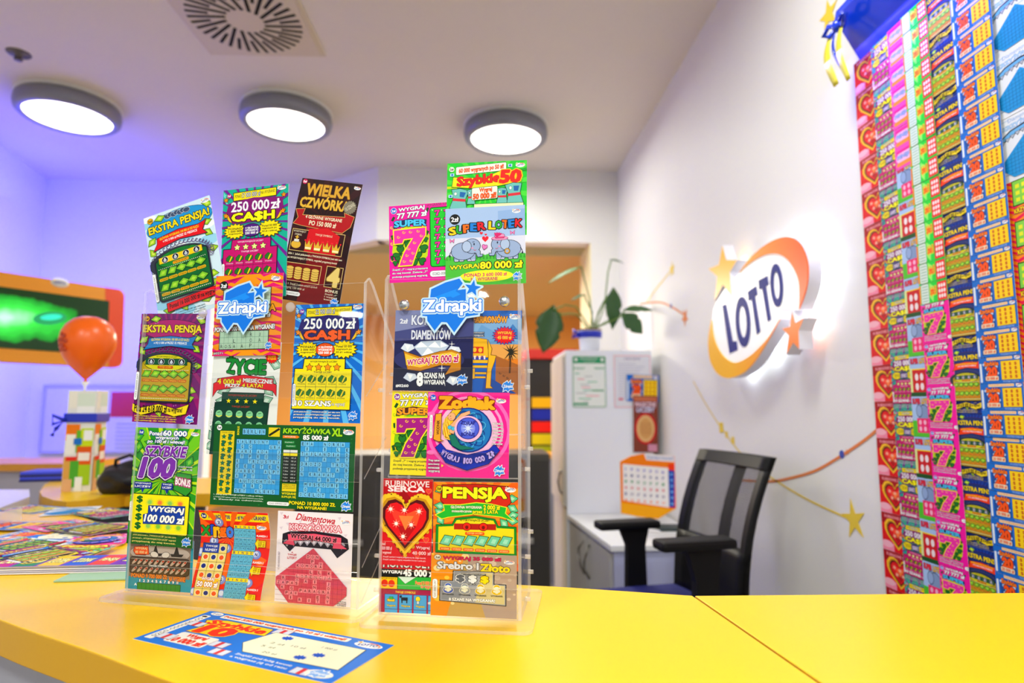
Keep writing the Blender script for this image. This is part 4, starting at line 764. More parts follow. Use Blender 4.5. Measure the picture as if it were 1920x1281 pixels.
def art_pension_orange(w, h):
    a = Art(w, h, (540, 158, 1108, 740), '#f0701c')
    a.rays(820, 380, 20, '#f69a2a', 500, 3, .5)
    for x, y, r_ in ((590, 210, 0), (585, 320, 30), (582, 365, 60), (590, 410, 80), (1068, 265, 20), (1072, 330, 50), (1075, 375, 10), (1015, 430, 70), (1070, 410, 30)): note(a, x, y, 62, 48, r_, '#6ac89a', '#1c5a34', '#b4e4c8')
    a.poly([(600, 180), (840, 172), (1040, 186), (1060, 290), (1020, 330), (840, 300), (640, 330), (590, 280)], '#c8301c', '#2a0c08', 4)
    a.T('PENSJA', 610, 192, 1028, 284, '#fbe92a', '#2a0c08', .05, b=.07, arc=-4)
    a.poly([(560, 380), (620, 350), (612, 312), (720, 312), (830, 296), (930, 304), (1030, 325), (1022, 362), (1075, 410), (1000, 385), (820, 368), (640, 392), (600, 404)], '#2ab43a', '#f2e83a', 5)
    a.T('GŁÓWNA WYGRANA', 660, 312, 868, 334, '#f4f8e0', '#0c5a1c', .08, b=.04); a.T('2 000 zł', 880, 310, 988, 338, '#f7e81c', '#0c5a1c', .08, b=.06); a.T('miesięcznie', 668, 344, 800, 364, '#f4f8e0', '#0c5a1c', .08, b=.04); a.T('przez 3 LATA', 808, 342, 974, 372, '#f7e81c', '#0c5a1c', .08, b=.05)
    a.poly([(562, 445), (670, 440), (690, 400), (820, 384), (955, 402), (975, 448), (1094, 452), (1094, 640), (560, 626)], '#0c8a2c', '#0a3a10', 3)
    a.poly([(578, 458), (676, 452), (700, 412), (820, 398), (945, 412), (968, 460), (1080, 464), (1080, 626), (576, 612)], '#e4d82a')
    a.T('WYGRYWAJĄCE LICZBY', 720, 404, 920, 422, '#2a3a0a', b=.03); a.rect(682, 434, 962, 474, '#b02418')
    for x in (768, 878): a.ell(x, 454, 26, 24, '#d8301c', '#7a0c08', 4); a.ell(x, 458, 11, 12, '#7a0c08')
    a.rect(756, 488, 886, 510, '#e8641c', r=9); a.T('TWOJE LICZBY', 768, 492, 874, 505, '#fff0a0')
    for i in range(6):
        x = 633+i*78; a.poly([(x-44, 568), (x-12, 514), (x+44, 522), (x+14, 580)], '#7accac', '#103a2c', 4); a.poly([(x-18, 560), (x-4, 532), (x+22, 536), (x+8, 564)], '#a8e0c8')
        a.rect(x-46, 592+i*2, x+26, 612+i*2, '#e8641c', r=8); a.T('WYGRANA', x-38, 596+i*2, x+18, 608+i*2, '#fff0a0')
    coin(a, 580, 203, 20, '3zł', '#d8c81c', '#2a2a0a', '#2a2a0a'); lg(a, 1058, 206, 72); return a
def dollar(a, x, y, h, c, o): a.T('$', x-h*.36, y-h/2, x+h*.36, y+h/2, c, o, .06, b=.1)
def art_silver(w, h):
    a = Art(w, h, (530, 632, 1106, 1180), '#c8a868')
    a.poly([(530, 632), (760, 632), (640, 1180), (530, 1180)], '#e89a1c'); a.poly([(760, 632), (1106, 632), (1106, 1180), (900, 1180)], '#b8a498')
    for i in range(46): x, y = 540+(i*149 % 560), 640+(i*97 % 430); a.ell(x, y, 9+i % 5*4, 9+i % 5*4, ('#f8c850', '#f4dcA0', '#d8c8b8', '#c4b4a8')[(i % 2)+(2 if x > 780 else 0)])
    a.T('WYGRAJ 35 000 zł!', 612, 656, 1000, 694, '#c81c5a', '#5a0c2a', .04, b=.07); a.T('Srebro i', 574, 706, 850, 766, '#e8e8ee', '#1c1c24', .06, b=.06); a.T('Złoto', 866, 716, 1058, 780, '#f7d81c', '#1c1c24', .06, b=.06)
    P = [(684, 784), (952, 784), (952, 890), (1032, 892), (1032, 1068), (594, 1044), (596, 872), (680, 872)]
    a.poly(P, '#a8aab2', '#1c1c24', 6); a.poly([(870, 790), (945, 790), (945, 896), (1026, 898), (1026, 1060), (830, 1050)], '#d8cc9a'); a.poly([(690, 790), (800, 790), (720, 1040), (602, 1036), (602, 880), (690, 880)], '#8f949e')
    a.rect(735, 796, 902, 814, '#3a3c44'); a.T('WYGRYWAJĄCE LICZBY', 740, 799, 897, 811, '#ffffff'); a.rect(755, 886, 868, 902, '#3a3c44'); a.T('TWOJE LICZBY', 760, 889, 863, 900, '#ffffff')
    dollar(a, 730, 848, 62, '#6a6e78', '#f0f0f0'); dollar(a, 812, 850, 62, '#e8ecf0', '#4a4c54'); dollar(a, 893, 852, 60, '#f0d81c', '#4a3c10')
    for x, c in ((648, '#4a6ac0'), (760, '#9aa0aa'), (866, '#d8b81c'), (974, '#e0c01c')):
        a.ell(x, 918, 22, 26, c, '#f4f0e0', 3); a.ell(x, 952, 34, 28, c, '#f4f0e0', 3); dollar(a, x, 938, 50, '#f4f4e0', None); a.T('WYGRANA', x-40, 982, x+40, 996, '#20242a', b=.04)
    a.T('8 SZANS NA WYGRANĄ!', 655, 1018, 962, 1050, '#ffffff', '#20242a', .06, b=.06); coin(a, 573, 667, 22, '2zł', '#f0ead8', '#1c1c24', '#1c1c24'); pill(a, 542, 860, 574, 1030); lg(a, 1056, 694, 72); return a
def art_fast_ten(w, h):                        # landscape card lying on the counter, canvas 0..200 x 0..100
    a = Art(w, h, (0, 0, 200, 100), '#1c80d8'); W = '#f6f2ea'
    a.rect(22, 4, 162, 14, W, r=2); a.T('Ponad 320 000 wygranych po 10 zł i więcej!', 25, 6, 158, 12, '#f0701c', '#b8301c', .03, b=.05)
    a.rect(4, 14, 13, 92, W, r=2); a.T('0250-000000-051', -25, 50, 42, 55, '#707070', rot=-90); a.ell(8, 18, 3, 2, '#202020')
    a.poly([(18, 26), (36, 18), (88, 18), (92, 36), (66, 40), (60, 58), (24, 60), (28, 42)], '#f7d81c', '#8a2a10', .8)
    a.T('Szybkie', 24, 21, 87, 38, '#ee3c1c', '#f7d81c', .05, b=.07, sh=.1); a.T('10', 32, 36, 64, 58, '#ee3c1c', '#f7d81c', .04, b=.1, sh=.1)
    a.rect(24, 63, 66, 90, W, r=3); a.T('Wygraj', 34, 65, 56, 74, '#ee3c1c', '#b8301c', .03, b=.05); a.T('10 000 zł!', 27, 77, 63, 87, '#ee3c1c', '#b8301c', .03, b=.06)
    for x, y, k in ((20, 80, 0), (74, 74, 20), (86, 88, -20), (168, 90, 10), (100, 20, 0), (18, 40, 0)): a.rect(x-8, y-6, x+8, y+6, '#dfe4ee', '#9a5a5a', .6); a.rect(x-2, y-6, x+2, y+6, '#d8404a')
    a.poly([(96, 24), (186, 24), (190, 74), (102, 78), (88, 60)], '#f8f3d8', '#5a6a6a', .7)
    for x, y in ((114, 32), (160, 54), (150, 66)): a.poly(star_pts(x, y, 6, 9, .6), '#1c70d0'); a.rect(x-5, y-2, x+5, y+2, '#1c60c0')
    for t, x, y in (('2 zł', 108, 46), ('5 zł', 106, 56), ('10 zł', 128, 44), ('1 000 zł', 152, 34), ('20 zł', 116, 68)): a.T(t, x, y, x+14, y+4, '#707a5a')
    small(a, 100, 155, 82, 7, ['Znajdź pod folią kwotę', 'a wygrasz ją od razu'], W)
    a.ell(13, 6, 7, 4.5, W); a.T('1zł', 9, 4, 17, 8, '#5a5aa8'); lg(a, 182, 12, 26); a.ell(182, 88, 12, 8, W); zd(a, 182, 88, 16, '#8fb8e8'); return a
# cards of the hanging strips
def art_strip_diamond(w, h):
    a = Art(w, h, (0, 0, 100, 116), '#e8ecf4')
    for i in range(12): a.rect((i*37 % 90), 4+(i*23 % 100), (i*37 % 90)+22, 6+(i*23 % 100), '#c4d4ea')
    a.T('Diamentowa', 20, 3, 70, 10, '#8fb0d8'); a.T('KRZYŻÓWKA', 10, 12, 84, 22, '#bcd8f0', '#4a8ac8', .05, b=.05)
    a.line([(4, 40), (24, 30), (50, 27), (78, 31), (97, 42)], 11, '#3a3a4c'); a.line([(6, 39), (25, 30.5), (50, 28), (77, 31.5), (95, 41)], 7, '#7ab8e8')
    for i in range(10): x = 8+i*9.2; y = 42-11*math.sin(math.pi*(i+.5)/10); a.poly([(x-4, y), (x+4, y), (x, y+6)], '#b8c0d0', '#3a3a4c', .6)
    a.poly([(50, 40), (98, 82), (98, 90), (76, 110), (24, 110), (2, 90), (2, 82)], '#2a9ad4')
    for i in range(14): a.line([(8+i*6.5, 44+abs(8+i*6.5-50)*.86), (8+i*6.5, 106-max(0, abs(8+i*6.5-50)-26)*.9)], .7, '#1c74b0')
    for i in range(9): a.line([(50-(6+i*7)*1.0 if i < 6 else 8, 50+i*6.6), (50+(6+i*7) if i < 6 else 92, 50+i*6.6)], .7, '#1c74b0')
    return a
def art_strip_pair(w, h, k):                   # small elephants / cards column, two faces
    a = Art(w, h, (0, 0, 100, 100), '#b4cdee')
    a.T('SUPER', 6, 6, 46, 18, '#e83a3a', '#20306a', .1, b=.06); a.T('LOTEK', 52, 6, 94, 18, '#f4c81c', '#20306a', .1, b=.06)
    if k: a.rect(10, 34, 96, 92, '#c8242a', '#f4d81c', 3); [a.ell(34+i*26, 52+j*24, 9, 9, '#f4e8ea') for i in range(2) for j in range(2)]; a.rect(0, 30, 12, 92, '#dfe8a8'); a.rect(0, 90, 100, 100, '#1c5a2a')
    else: a.ell(60, 42, 28, 20, '#8fa4c8', '#3a4a70', 2); a.ell(38, 36, 14, 14, '#9fb4d8', '#3a4a70', 2); a.rect(0, 60, 100, 100, '#5cbf3a'); a.rect(24, 54, 92, 90, '#e83a7c'); [a.ell(40+i*24, 64+j*16, 7, 6, '#f8c0d8') for i in range(3) for j in range(2)]
    return a
def art_strip_blue(w, h):
    a = Art(w, h, (0, 0, 200, 96), '#1c78cc')
    a.rect(4, 22, 14, 92, '#e8f0f8', r=3); a.poly([(20, 18), (96, 14), (98, 86), (24, 90)], '#2a5aa0')
    for i in range(12): a.ell(26+(i*31 % 66), 26+(i*17 % 58), 7, 5, '#c8dcf0')
    a.T('Szybkie', 28, 16, 94, 36, '#f4881c', '#7a2408', .06, b=.06); a.T('20', 40, 38, 84, 70, '#f0641c', '#7a2408', .06, b=.1); a.rect(30, 70, 92, 86, '#f0e4c8', r=4); a.T('20 000 zł', 34, 73, 88, 83, '#e05a1c', b=.05)
    a.rect(40, 2, 160, 12, '#f4dcb0', r=3); a.T('Ponad 160 000 wygranych po 20 zł', 44, 4, 156, 10, '#e06a1c'); a.rect(106, 18, 190, 84, '#f4d21c', '#8a6a10', 1.5)
    for i in range(3):
        for j in range(4): a.T('$', 118+i*24, 24+j*15, 128+i*24, 35+j*15, '#c8641c', b=.05)
    lg(a, 180, 8, 26); small(a, 110, 180, 87, 4, ['Jeżeli odkryjesz dowolny symbol', 'wygrałeś'], '#cfe0f4'); return a
def art_strip_green(w, h):
    a = Art(w, h, (0, 0, 200, 84), '#27d048')
    a.rect(0, 4, 10, 80, '#f28a1c'); a.rect(14, 2, 70, 82, '#e4efe8', '#178a2c', 2, r=6); [a.rect(20, 10+i*12, 64, 15+i*12, '#a8c8b8') for i in range(6)]
    a.poly([(76, 0), (110, 20), (100, 84), (74, 60)], '#9af07a'); a.T('Szybkie 50', 80, 20, 124, 60, '#f0501c', '#f4e23a', .1, b=.06)
    a.rect(132, 6, 196, 80, '#e8383c', '#18a030', 3); [a.ell(147+i*17, 22+j*21, 7, 8, '#f7ecec') for i in range(3) for j in range(3)]; return a
def art_strip_pink(w, h):
    a = Art(w, h, (0, 0, 100, 60), '#ee5ab8'); a.ell(55, 28, 48, 20, '#f8c8e8'); a.rect(8, 40, 96, 52, '#f49a4a', r=4); a.rect(10, 6, 90, 14, '#e4209a'); a.T('PENSJA', 14, 20, 88, 34, '#a8c0f0', '#6a3a9c', .06, b=.06); return a
def art_strip_heart(w, h):
    a = Art(w, h, (0, 0, 100, 108), '#d81c24'); a.rect(0, 0, 100, 30, '#a81420'); a.rect(0, 86, 40, 108, '#f49ab0'); a.ell(16, 90, 20, 10, '#f8c0cc')
    a.T('RUBINOWE SERCA', 12, 6, 92, 14, '#f4b0b8', b=.03); heartface(a, 54, 56, 40, 40)
    for x, y in ((36, 44), (54, 48), (72, 44), (44, 62), (64, 62)): a.star(x, y, 7, '#f8c0a8', n=6, k=.4)
    a.line([(100, 0), (100, 108)], 2, '#f4d0c0'); return a
def art_strip_tiger(w, h):
    a = Art(w, h, (0, 0, 100, 72), '#f99a1c')
    for i in range(8): a.poly([(0, i*10-4), (30, i*10+6), (60, i*10-2), (100, i*10+8), (60, i*10+4), (30, i*10+12)], '#e42a5c')
    a.rect(30, 14, 96, 56, '#8fd05a', '#2a5a1c', 2); [a.rect(36+i*14, 20+j*12, 45+i*14, 27+j*12, '#e4e83a') for i in range(4) for j in range(3)]; a.rect(4, 6, 16, 60, '#f8e8f0', r=4); a.T('KRZYŻÓWKA', 30, 60, 92, 70, '#f4d81c', '#5a1c10', .1, b=.06); return a
# ================================================================== THE ROOM
WHITE = mat('wall_paint', '#efecea', .55, noise=.015, nscale=6, bump=.05)
CEILM = mat('ceiling_paint', '#e8ded2', .8, noise=.015, nscale=4)
XW = 1.05
def slab(name, lo, hi, m, **kw):
    b = MB(); b.box(lo, hi, m); return b.build(name, kind='structure', **kw)
slab('floor', (-9, -9, -.1), (3, 9.5, 0), mat('floor_tile', '#8f8a86', .4, noise=.05, nscale=3))
slab('ceiling', (-9, -9, CEIL), (XW+.1, 5.0, CEIL+.1), CEILM)
slab('wall_right', (XW, -4.5, 0), (XW+.1, 4.49, CEIL), WHITE)
b = MB(); b.box((-.763, 4.49, 2.54), (.84, 4.62, CEIL), WHITE); b.box((.84, 4.49, 0), (XW+.1, 4.62, CEIL), WHITE); b.build('wall_back', kind='structure')
b = MB(); b.prism([(-.763, 4.49), (-1.29, 4.876), (-1.25, 4.98), (-.70, 4.60)], 2.54, CEIL, WHITE); b.build('wall_angled', kind='structure')
b = MB(); b.box((-3.5, 4.876, 0), (-2.1, 4.99, CEIL), WHITE); b.box((-2.1, 4.876, 2.32), (-1.27, 4.99, CEIL), WHITE); b.build('wall_far', kind='structure')
b = MB(); b.prism([(-3.42, 4.90), (-3.29, 4.229), (-2.65, 1.0), (-2.8, 1.0), (-3.45, 4.2), (-3.55, 4.9)], 0, CEIL, WHITE); b.build('wall_left', kind='structure')
OCH = mat('ochre_paint', '#d6c08c', .7, noise=.03, nscale=2)
ORA = mat('orange_paint', '#f6bc66', .6, noise=.03, nscale=2)
slab('ceiling_back', (-3.5, 4.99, 2.56), (2.2, 8.6, 2.66), OCH)
b = MB(); b.box((-3.5, 8.5, 0), (2.2, 8.6, 2.56), ORA); b.box((1.7, 4.62, 0), (1.8, 8.5, 2.56), ORA); b.box((-3.5, 4.99, 0), (-3.4, 8.5, 2.56), ORA); b.build('wall_beyond', kind='structure')
b = MB(); b.box((.832, 4.5, 0), (.8395, 4.95, 2.54), mat('yellow_reveal', '#fbeebc', .5)); b.build('trim_1', kind='structure')

# ---- ceiling fittings
RING = mat('lamp_ring', '#8b8d98', .35, metal=.3); PALE = mat('lamp_backplate', '#e8e6df', .5)
LENS = mat('lamp_diffuser', '#ffffff', .4, emit='#fff6ea', es=7.0)
def ceiling_light(x, y, label, grp='round ceiling lights'):
    r = empty('ceiling_light', (x, y, CEIL), label=label, cat='ceiling light', group=grp)
    b = MB(); b.lathe([(0, 0), (.262, 0), (.266, -.012), (.25, -.0155), (0, -.0155)], PALE, 48); b.build('backplate', r)
    b = MB(); b.lathe([(.20, -.016), (.245, -.016), (.262, -.026), (.267, -.060), (.262, -.088), (.246, -.104), (.224, -.106), (.218, -.094), (.20, -.02)], RING, 56); b.build('ring', r)
    b = MB(); b.lathe([(0, -.113), (.10, -.111), (.18, -.106), (.2175, -.096), (.2175, -.08), (0, -.08)], LENS, 48); b.build('diffuser', r)
names = ['round grey-rimmed ceiling light above the orange-framed screen, nearest the blue-lit wall', 'round grey-rimmed ceiling light between the other two, below the swirl air vent', 'round grey-rimmed ceiling light above the green and pink cards, nearest the sign wall']
for i, (x, y) in enumerate(LAMPS):
    ceiling_light(x, y, names[i] if i < 3 else 'round grey-rimmed ceiling light over the customers side of the room', 'round ceiling lights' if i < 3 else 'ceiling lights behind the viewer')
vent = empty('air_vent', (-1.09, 2.735, CEIL), rz=R_(-1.5), label='square cream ceiling air vent with a swirl of dark slots', cat='air vent')
b = MB(); b.box((-.29, -.29, -.008), (.29, .29, 0), mat('vent_plate', '#d9cbb4', .5), bev=.003); b.box((-.275, -.275, -.012), (.275, .275, -.008), mat('vent_plate', '#d9cbb4', .5)); b.build('face_plate', vent)
b = MB(); dk = mat('vent_slot', '#15130f', .9)
for i in range(36):
    a = 2*math.pi*i/36
    r0, r1 = (.090, .262) if i % 2 == 0 else (.165, .262)
    M = Matrix.Rotation(a, 4, 'Z') @ Matrix.Translation((0, .035, 0)) @ Matrix.Rotation(R_(-20), 4, 'Z')
    b.box((r0, -.0078, -.0135), (r1, .0078, -.010), dk, M=M)
b.build('swirl_slots', vent)
b = MB(); b.lathe([(0, 0), (.055, 0), (.05, -.006), (.02, -.01), (.012, -.03), (.02, -.032), (.018, -.038), (0, -.04)], mat('sprinkler', '#6a6468', .4, metal=.6), 20)
b.build('sprinkler_head', loc=at_z(35, 100, CEIL), label='small dark metal sprinkler head on the ceiling above the leftmost light', cat='sprinkler')

# ================================================================== COUNTERS
YEL = mat('yellow_laminate', '#fbc800', .36, spec=.3, noise=.01, nscale=8)
YELE = mat('yellow_edge_band', '#e0a512', .4)
LAV = mat('counter_front', '#b6b4c2', .5)
def pad_edge(pts): return pts
left_outline = [(-.02, .50), (-.15, .56), (-.289, .637), (-.424, .724), (-.583, .822), (-.80, .975), (-1.05, 1.20), (-1.35, 1.50), (-1.42, 1.64), (-1.25, 1.69),
                (-1.02, 1.61), (-.85, 1.47), (-.66, 1.27), (-.48, 1.12), (-.30, 1.03), (-.13, .985), (.114, .934), (.3015, .8795), (.3285, .60), (.3385, .42), (.18, .44)]
def smooth(pts, i0, i1):
    out = pts[:i0]
    for i in range(i0, i1):
        p0, p1, p2, p3 = pts[i-1], pts[i], pts[i+1], pts[min(i+2, len(pts)-1)]
        for k in range(5):
            t = k/5; out.append(tuple(.5*(2*p1[j]+(p2[j]-p0[j])*t+(2*p0[j]-5*p1[j]+4*p2[j]-p3[j])*t*t+(3*p1[j]-p0[j]-3*p2[j]+p3[j])*t**3) for j in (0, 1)))
    return out+pts[i1:]
lo_s = smooth(smooth(left_outline, 10, 16), 1, 8)
ct = empty('counter', (0, 0, 0), label='curved yellow service counter carrying the card stands', cat='counter')
b = MB(); b.prism(lo_s, 1.008, 1.05, YEL, side=YELE); o = b.build('worktop', ct); md = o.modifiers.new('b', 'BEVEL'); md.width = .0015; md.segments = 2; md.limit_method = 'ANGLE'
inner = [(-.02, .54), (-.13, .60), (-.27, .675), (-.405, .762), (-.565, .86), (-.78, 1.01), (-1.02, 1.23), (-1.26, 1.48), (-1.30, 1.58), (-1.2, 1.60), (-1.1, 1.45), (-.95, 1.28), (-.74, 1.07), (-.54, .92), (-.38, .82), (-.24, .735), (-.10, .66), (.3, .60), (.3, .52)]
b = MB(); b.prism(inner, 0.0, 1.0075, LAV); b.build('front_panel', ct, label='pale lavender panel under the worktop')
cr = empty('counter', (0, 0, 0), label='straight yellow counter end beside the sign wall, right of the joint', cat='counter')
b = MB(); b.prism([(.3045, .8790), (.3315, .60), (.3410, .42), (1.045, .40), (1.045, .860)], 1.008, 1.05, YEL, side=YELE); o = b.build('worktop', cr); md = o.modifiers.new('b', 'BEVEL'); md.width = .0015; md.segments = 2; md.limit_method = 'ANGLE'
b = MB(); b.box((.36, .50, 0), (1.04, .56, 1.0075), LAV); b.build('front_panel', cr, label='pale lavender panel under the worktop')
# rounded counter end and white table farther back
P = [at_z(*p, 1.05) for p in ((74, 922), (80, 931), (100, 938), (125, 941), (165, 938), (235, 926), (420, 926), (420, 896), (110, 896), (84, 908))]
bc = empty('counter', (0, 0, 0), label='yellow counter with a rounded end under the wrapped gift box', cat='counter')
b = MB(); b.prism([(p.x, p.y) for p in P], 1.012, 1.05, YEL, side=YELE); b.build('worktop', bc)
cx = sum(p.x for p in P)/len(P); cy = sum(p.y for p in P)/len(P)
b = MB(); b.prism([(cx+(p.x-cx)*.85, cy+(p.y-cy)*.85) for p in P], 0, 1.011, mat('dark_base', '#3a3a44', .6)); b.build('base', bc)
wt = empty('side_table', (0, 0, 0), label='white table at the left edge, behind the scattered cards', cat='table')
b = MB(); b.prism([(-2.4, 1.74), (-1.27, 1.74), (-1.34, 1.95), (-1.46, 2.12), (-2.4, 2.12)], 1.015, 1.045, mat('white_laminate', '#e8e2ea', .35)); b.build('table_top', wt)
b = MB(); b.prism([(-2.35, 1.80), (-1.36, 1.80), (-1.42, 1.95), (-1.52, 2.06), (-2.35, 2.06)], 0, 1.0145, LAV); b.build('base', wt)
b = MB(); b.box((-3.2, 3.55, .96), (-2.2, 3.95, 1.0), mat('orange_ledge', '#e09a2a', .4)); b.box((-3.15, 3.6, 0), (-2.25, 3.9, .96), LAV)
o = b.build('shelf_unit', label='low cabinet with an orange-yellow top against the blue-lit wall', cat='cabinet')

# ================================================================== ACRYLIC STANDS
STEEL = mat('steel', '#cfcfd2', .25, metal=1)
def rbox(b, x0, y0, x1, y1, z0, z1, r, m, side):
    P = []
    for cx, cy, a in ((x1-r, y0+r, -90), (x1-r, y1-r, 0), (x0+r, y1-r, 90), (x0+r, y0+r, 180)): P += [(cx+r*math.cos(R_(a+t)), cy+r*math.sin(R_(a+t))) for t in (0, 22, 45, 67, 90)]
    b.prism(P, z0, z1, m, side=side)
def sticker_mesh(w, h):
    a = Art(w, h, (440, 945, 935, 1400), None, dz=6e-5)
    Z = [(528, 1040), (640, 990), (748, 962), (775, 1000), (735, 1052), (800, 1045), (800, 1135), (905, 1150), (895, 1245), (800, 1258), (712, 1378), (655, 1300), (612, 1296), (560, 1362), (502, 1285), (500, 1250), (462, 1245), (468, 1135), (520, 1120)]
    S = star_pts(852, 1040, 66, 5, .42, -80)
    for p in (Z, S): a.poly(offset_poly(p, 15), '#cfe9fa')
    a.poly(Z, '#1f84e4'); a.poly(S, '#1f84e4')
    a.poly([(660, 1090), (720, 1060), (760, 1085), (700, 1110)], '#2a9af2')
    a.poly([(560, 1100), (735, 1040), (690, 1100), (560, 1120)], '#2a9af2')
    a.T('Zdrapki', 470, 1126, 918, 1244, '#ffffff', '#1f84e4', .07, b=.05, out2='#cfe9fa', ow2=.13)
    return a.build('sticker')
def stand(o, ang, W, label, screws, floors, stu, stv, peg_side):
    r = empty('acrylic_card_stand', (o[0], o[1], 1.05), rz=ang, label=label, cat='display stand')
    b = MB(); rbox(b, -.014, -.036, W+.016, .135, .0003, .0043, .012, ACR_B, ACR_E); b.build('base_plate', r)
    prof = [(0, .0046), (.118, .0046), (.120, .330), (.022, .432), (.010, .440), (0, .432)]
    for x in (0, W-.004):
        b = MB(); b.prism(prof, x, x+.004, ACR, ax=0, side=ACR_E); b.build('side_panel', r)
    b = MB(); b.box((.0045, 0, .352), (W-.0045, .003, .432), ACR); b.mi(ACR_E)
    for f in b.b.faces:
        if abs(f.normal.y) < .5: f.material_index = 1
    b.build('header_panel', r)
    for k, f in enumerate(floors):
        b = MB(); fs = b.box((.0045, 0, f), (W-.0045, .0028, f+.036), ACR); b.mi(ACR_E)
        for q in fs:
            if abs(q.calc_center_median().z-(f+.018)) > .01: q.material_index = 1
        b.build('pocket_front', r)
        b = MB(); M = Matrix.Translation((0, .016, f+.002)) @ Matrix.Rotation(R_(38), 4, 'X')
        b.box((.0045, 0, 0), (W-.0045, .085, .0025), ACR, M=M); b.mi(ACR_E); b.b.faces.ensure_lookup_table()
        for q in b.b.faces:
            if q.calc_area() < .0007: q.material_index = 1
        b.build('shelf', r)
        for w_ in (.045, .085):
            for s_ in ((W, W+.011) if peg_side > 0 else ()), :
                if s_: b = MB(); b.lathe([(0, 0), (.0028, 0), (.0028, .007), (0, .007)], ACR_E, 12, M=Matrix.Translation((W, w_, f+.012+(w_-.045)*.6)) @ Matrix.Rotation(R_(90), 4, 'Y')); b.build('peg', r)
    for u, v in screws:
        b = MB(); b.lathe([(0, .0045), (.004, .0042), (.0066, .002), (.007, 0), (0, 0)], STEEL if peg_side > 0 and W < .3 else ACR_E, 24, M=Matrix.Translation((u, -.0001, v)) @ Matrix.Rotation(R_(90), 4, 'X')); b.build('screw', r)
    o_ = bpy.data.objects.new('sticker', sticker_mesh(.0845, .0775)); COL.objects.link(o_); o_.parent = r; o_.location = (stu, -.0002, stv); o_['label'] = 'blue splash sticker with a star and the word Zdrapki'
    return r
A1, A2 = math.atan2(.83-.927, -.156+.497), math.atan2(.777-.809, .052+.125)
O1, O2 = (-.497, .927), (-.125, .809)
stand(O1, A1, .3585, 'wide clear acrylic stand holding three columns of scratch cards', [(.1035, .3985), (.2442, .402)], [.275, .165, .050, .0048], .1245, .4425, 1)
stand(O2, A2, .1815, 'narrow clear acrylic stand holding two columns of scratch cards, right of the wide stand', [(.027, .3972), (.160, .399)], [.278, .170, .058, .0048], .0480, .4335, 1)

def card(mesh, s, u, v, off, rot, label, name='scratch_card', cat='scratch card', grp=None):
    O, A = ((O1, A1), (O2, A2))[s-1]
    o = bpy.data.objects.new(name, mesh); COL.objects.link(o)
    o.matrix_world = Matrix.Translation((O[0], O[1], 1.05)) @ Matrix.Rotation(A, 4, 'Z') @ Matrix.Translation((u, off, v)) @ Matrix.Rotation(R_(-rot), 4, 'Y')
    return tag(o, label, cat, grp or ('scratch cards in the wide stand' if s == 1 else 'scratch cards in the narrow stand'))
TEAL = dict(bg='#16b39c', ray='#7c2a9a', spark='#7fe8d8', title='#f7f01c', tout='#2a1a0a', panel='#c80f78', ptxt='#f7d8ec', stars='#eef0a0', mid='#5a1b86', mt='#8a1a86', top='17 000 000 zł', coinbg='#c01a8a', last=False, brk='#5a1b86')
BLUE = dict(bg='#1478d0', ray='#6ac0f4', spark='#bfe4ff', title='#ff6a14', tout='#3a1408', panel='#f2e21a', ptxt='#3a3a1a', stars='#f59a1c', mid='#1c2a8a', mt='#12246e', top='22 900 000 zł', coinbg='#8a2ab4', last=True, brk='#e8641c')
def bendA(u, v): return 0, .006*(v-.2)**2
card(art_pension(.118, .170, True).build('scratch_card'), 1, -.0187, .5492, .0090, 14, 'white card with green play field, tilted left at the top of the stand')
card(art_cash(.108, .165, **TEAL).build('scratch_card'), 1, .1178, .5836, .0115, 1, 'teal card with a magenta panel, standing upright at the top between two tilted cards')
card(art_four(.0966, .178).build('scratch_card', bend=lambda u, v: (-.010*math.sin(v*1.6)*0, .012*(v-.4)**2)), 1, .2465, .5931, .0120, -10.5, 'dark brown card with gold lettering and crowns, tilted right at the top')
card(art_tiger(.1095, .117).build('scratch_card'), 1, .1172, .4530, .0062, 0, 'orange and pink tiger-striped crossword card behind the blue sticker')
card(art_cash(.105, .1625, **BLUE).build('scratch_card'), 1, .2485, .4060, .0062, -1.0, 'blue card with a yellow panel and orange stars, right column of the wide stand')
card(art_pension(.1111, .160).build('scratch_card'), 1, -.0068, .4020, .0055, -2, 'purple card with olive play field and yellow ribbon, left column of the wide stand')
card(art_life(.109, .160).build('scratch_card'), 1, .1170, .3570, .0095, -1.6, 'white and dark green card with a red ribbon, partly covered by the tiger-striped card')
card(art_fast_hundred(.1096, .165).build('scratch_card'), 1, -.0050, .2342, .0058, -1.2, 'bright green card with purple lettering 100 and a yellow play field')
card(art_cross_xl(.2180, .112).build('scratch_card'), 1, .1270, .2400, .0055, -.6, 'large dark green crossword card with two light blue letter grids')
card(art_naval(.1107, .070).build('scratch_card'), 1, -.0100, .0755, .0090, .4, 'teal and grey warship card with torpedoes, lowest in the left column')
card(art_bingo(.1095, .114).build('scratch_card', bend=lambda u, v: (.004*math.sin(v*3.0)-.003*v, -.004*math.sin(v*math.pi)*0+.005*math.sin(v*5))), 1, .1060, .1190, .0085, 0, 'red bingo card with pale blue number grids, bent in the bottom row')
card(art_diamond(.1110, .1185).build('scratch_card'), 1, .2330, .1234, .0060, -.2, 'white card with a pink diamond-shaped crossword, bottom right of the wide stand')
card(art_seven(.1065, .1063).build('scratch_card'), 2, -.0004, .5353, .0105, 1.8, 'pink card with a big 7 over clover, at the top left of the narrow stand')
card(art_fast_fifty(.108, .102).build('scratch_card'), 2, .0808, .5910, .0088, -.3, 'green card with red 50 and banknote rolls, topmost of all the cards')
card(art_elephants(.1068, .105).build('scratch_card'), 2, .0793, .5270, .0062, .8, 'light blue card with two cartoon elephants and a heart')
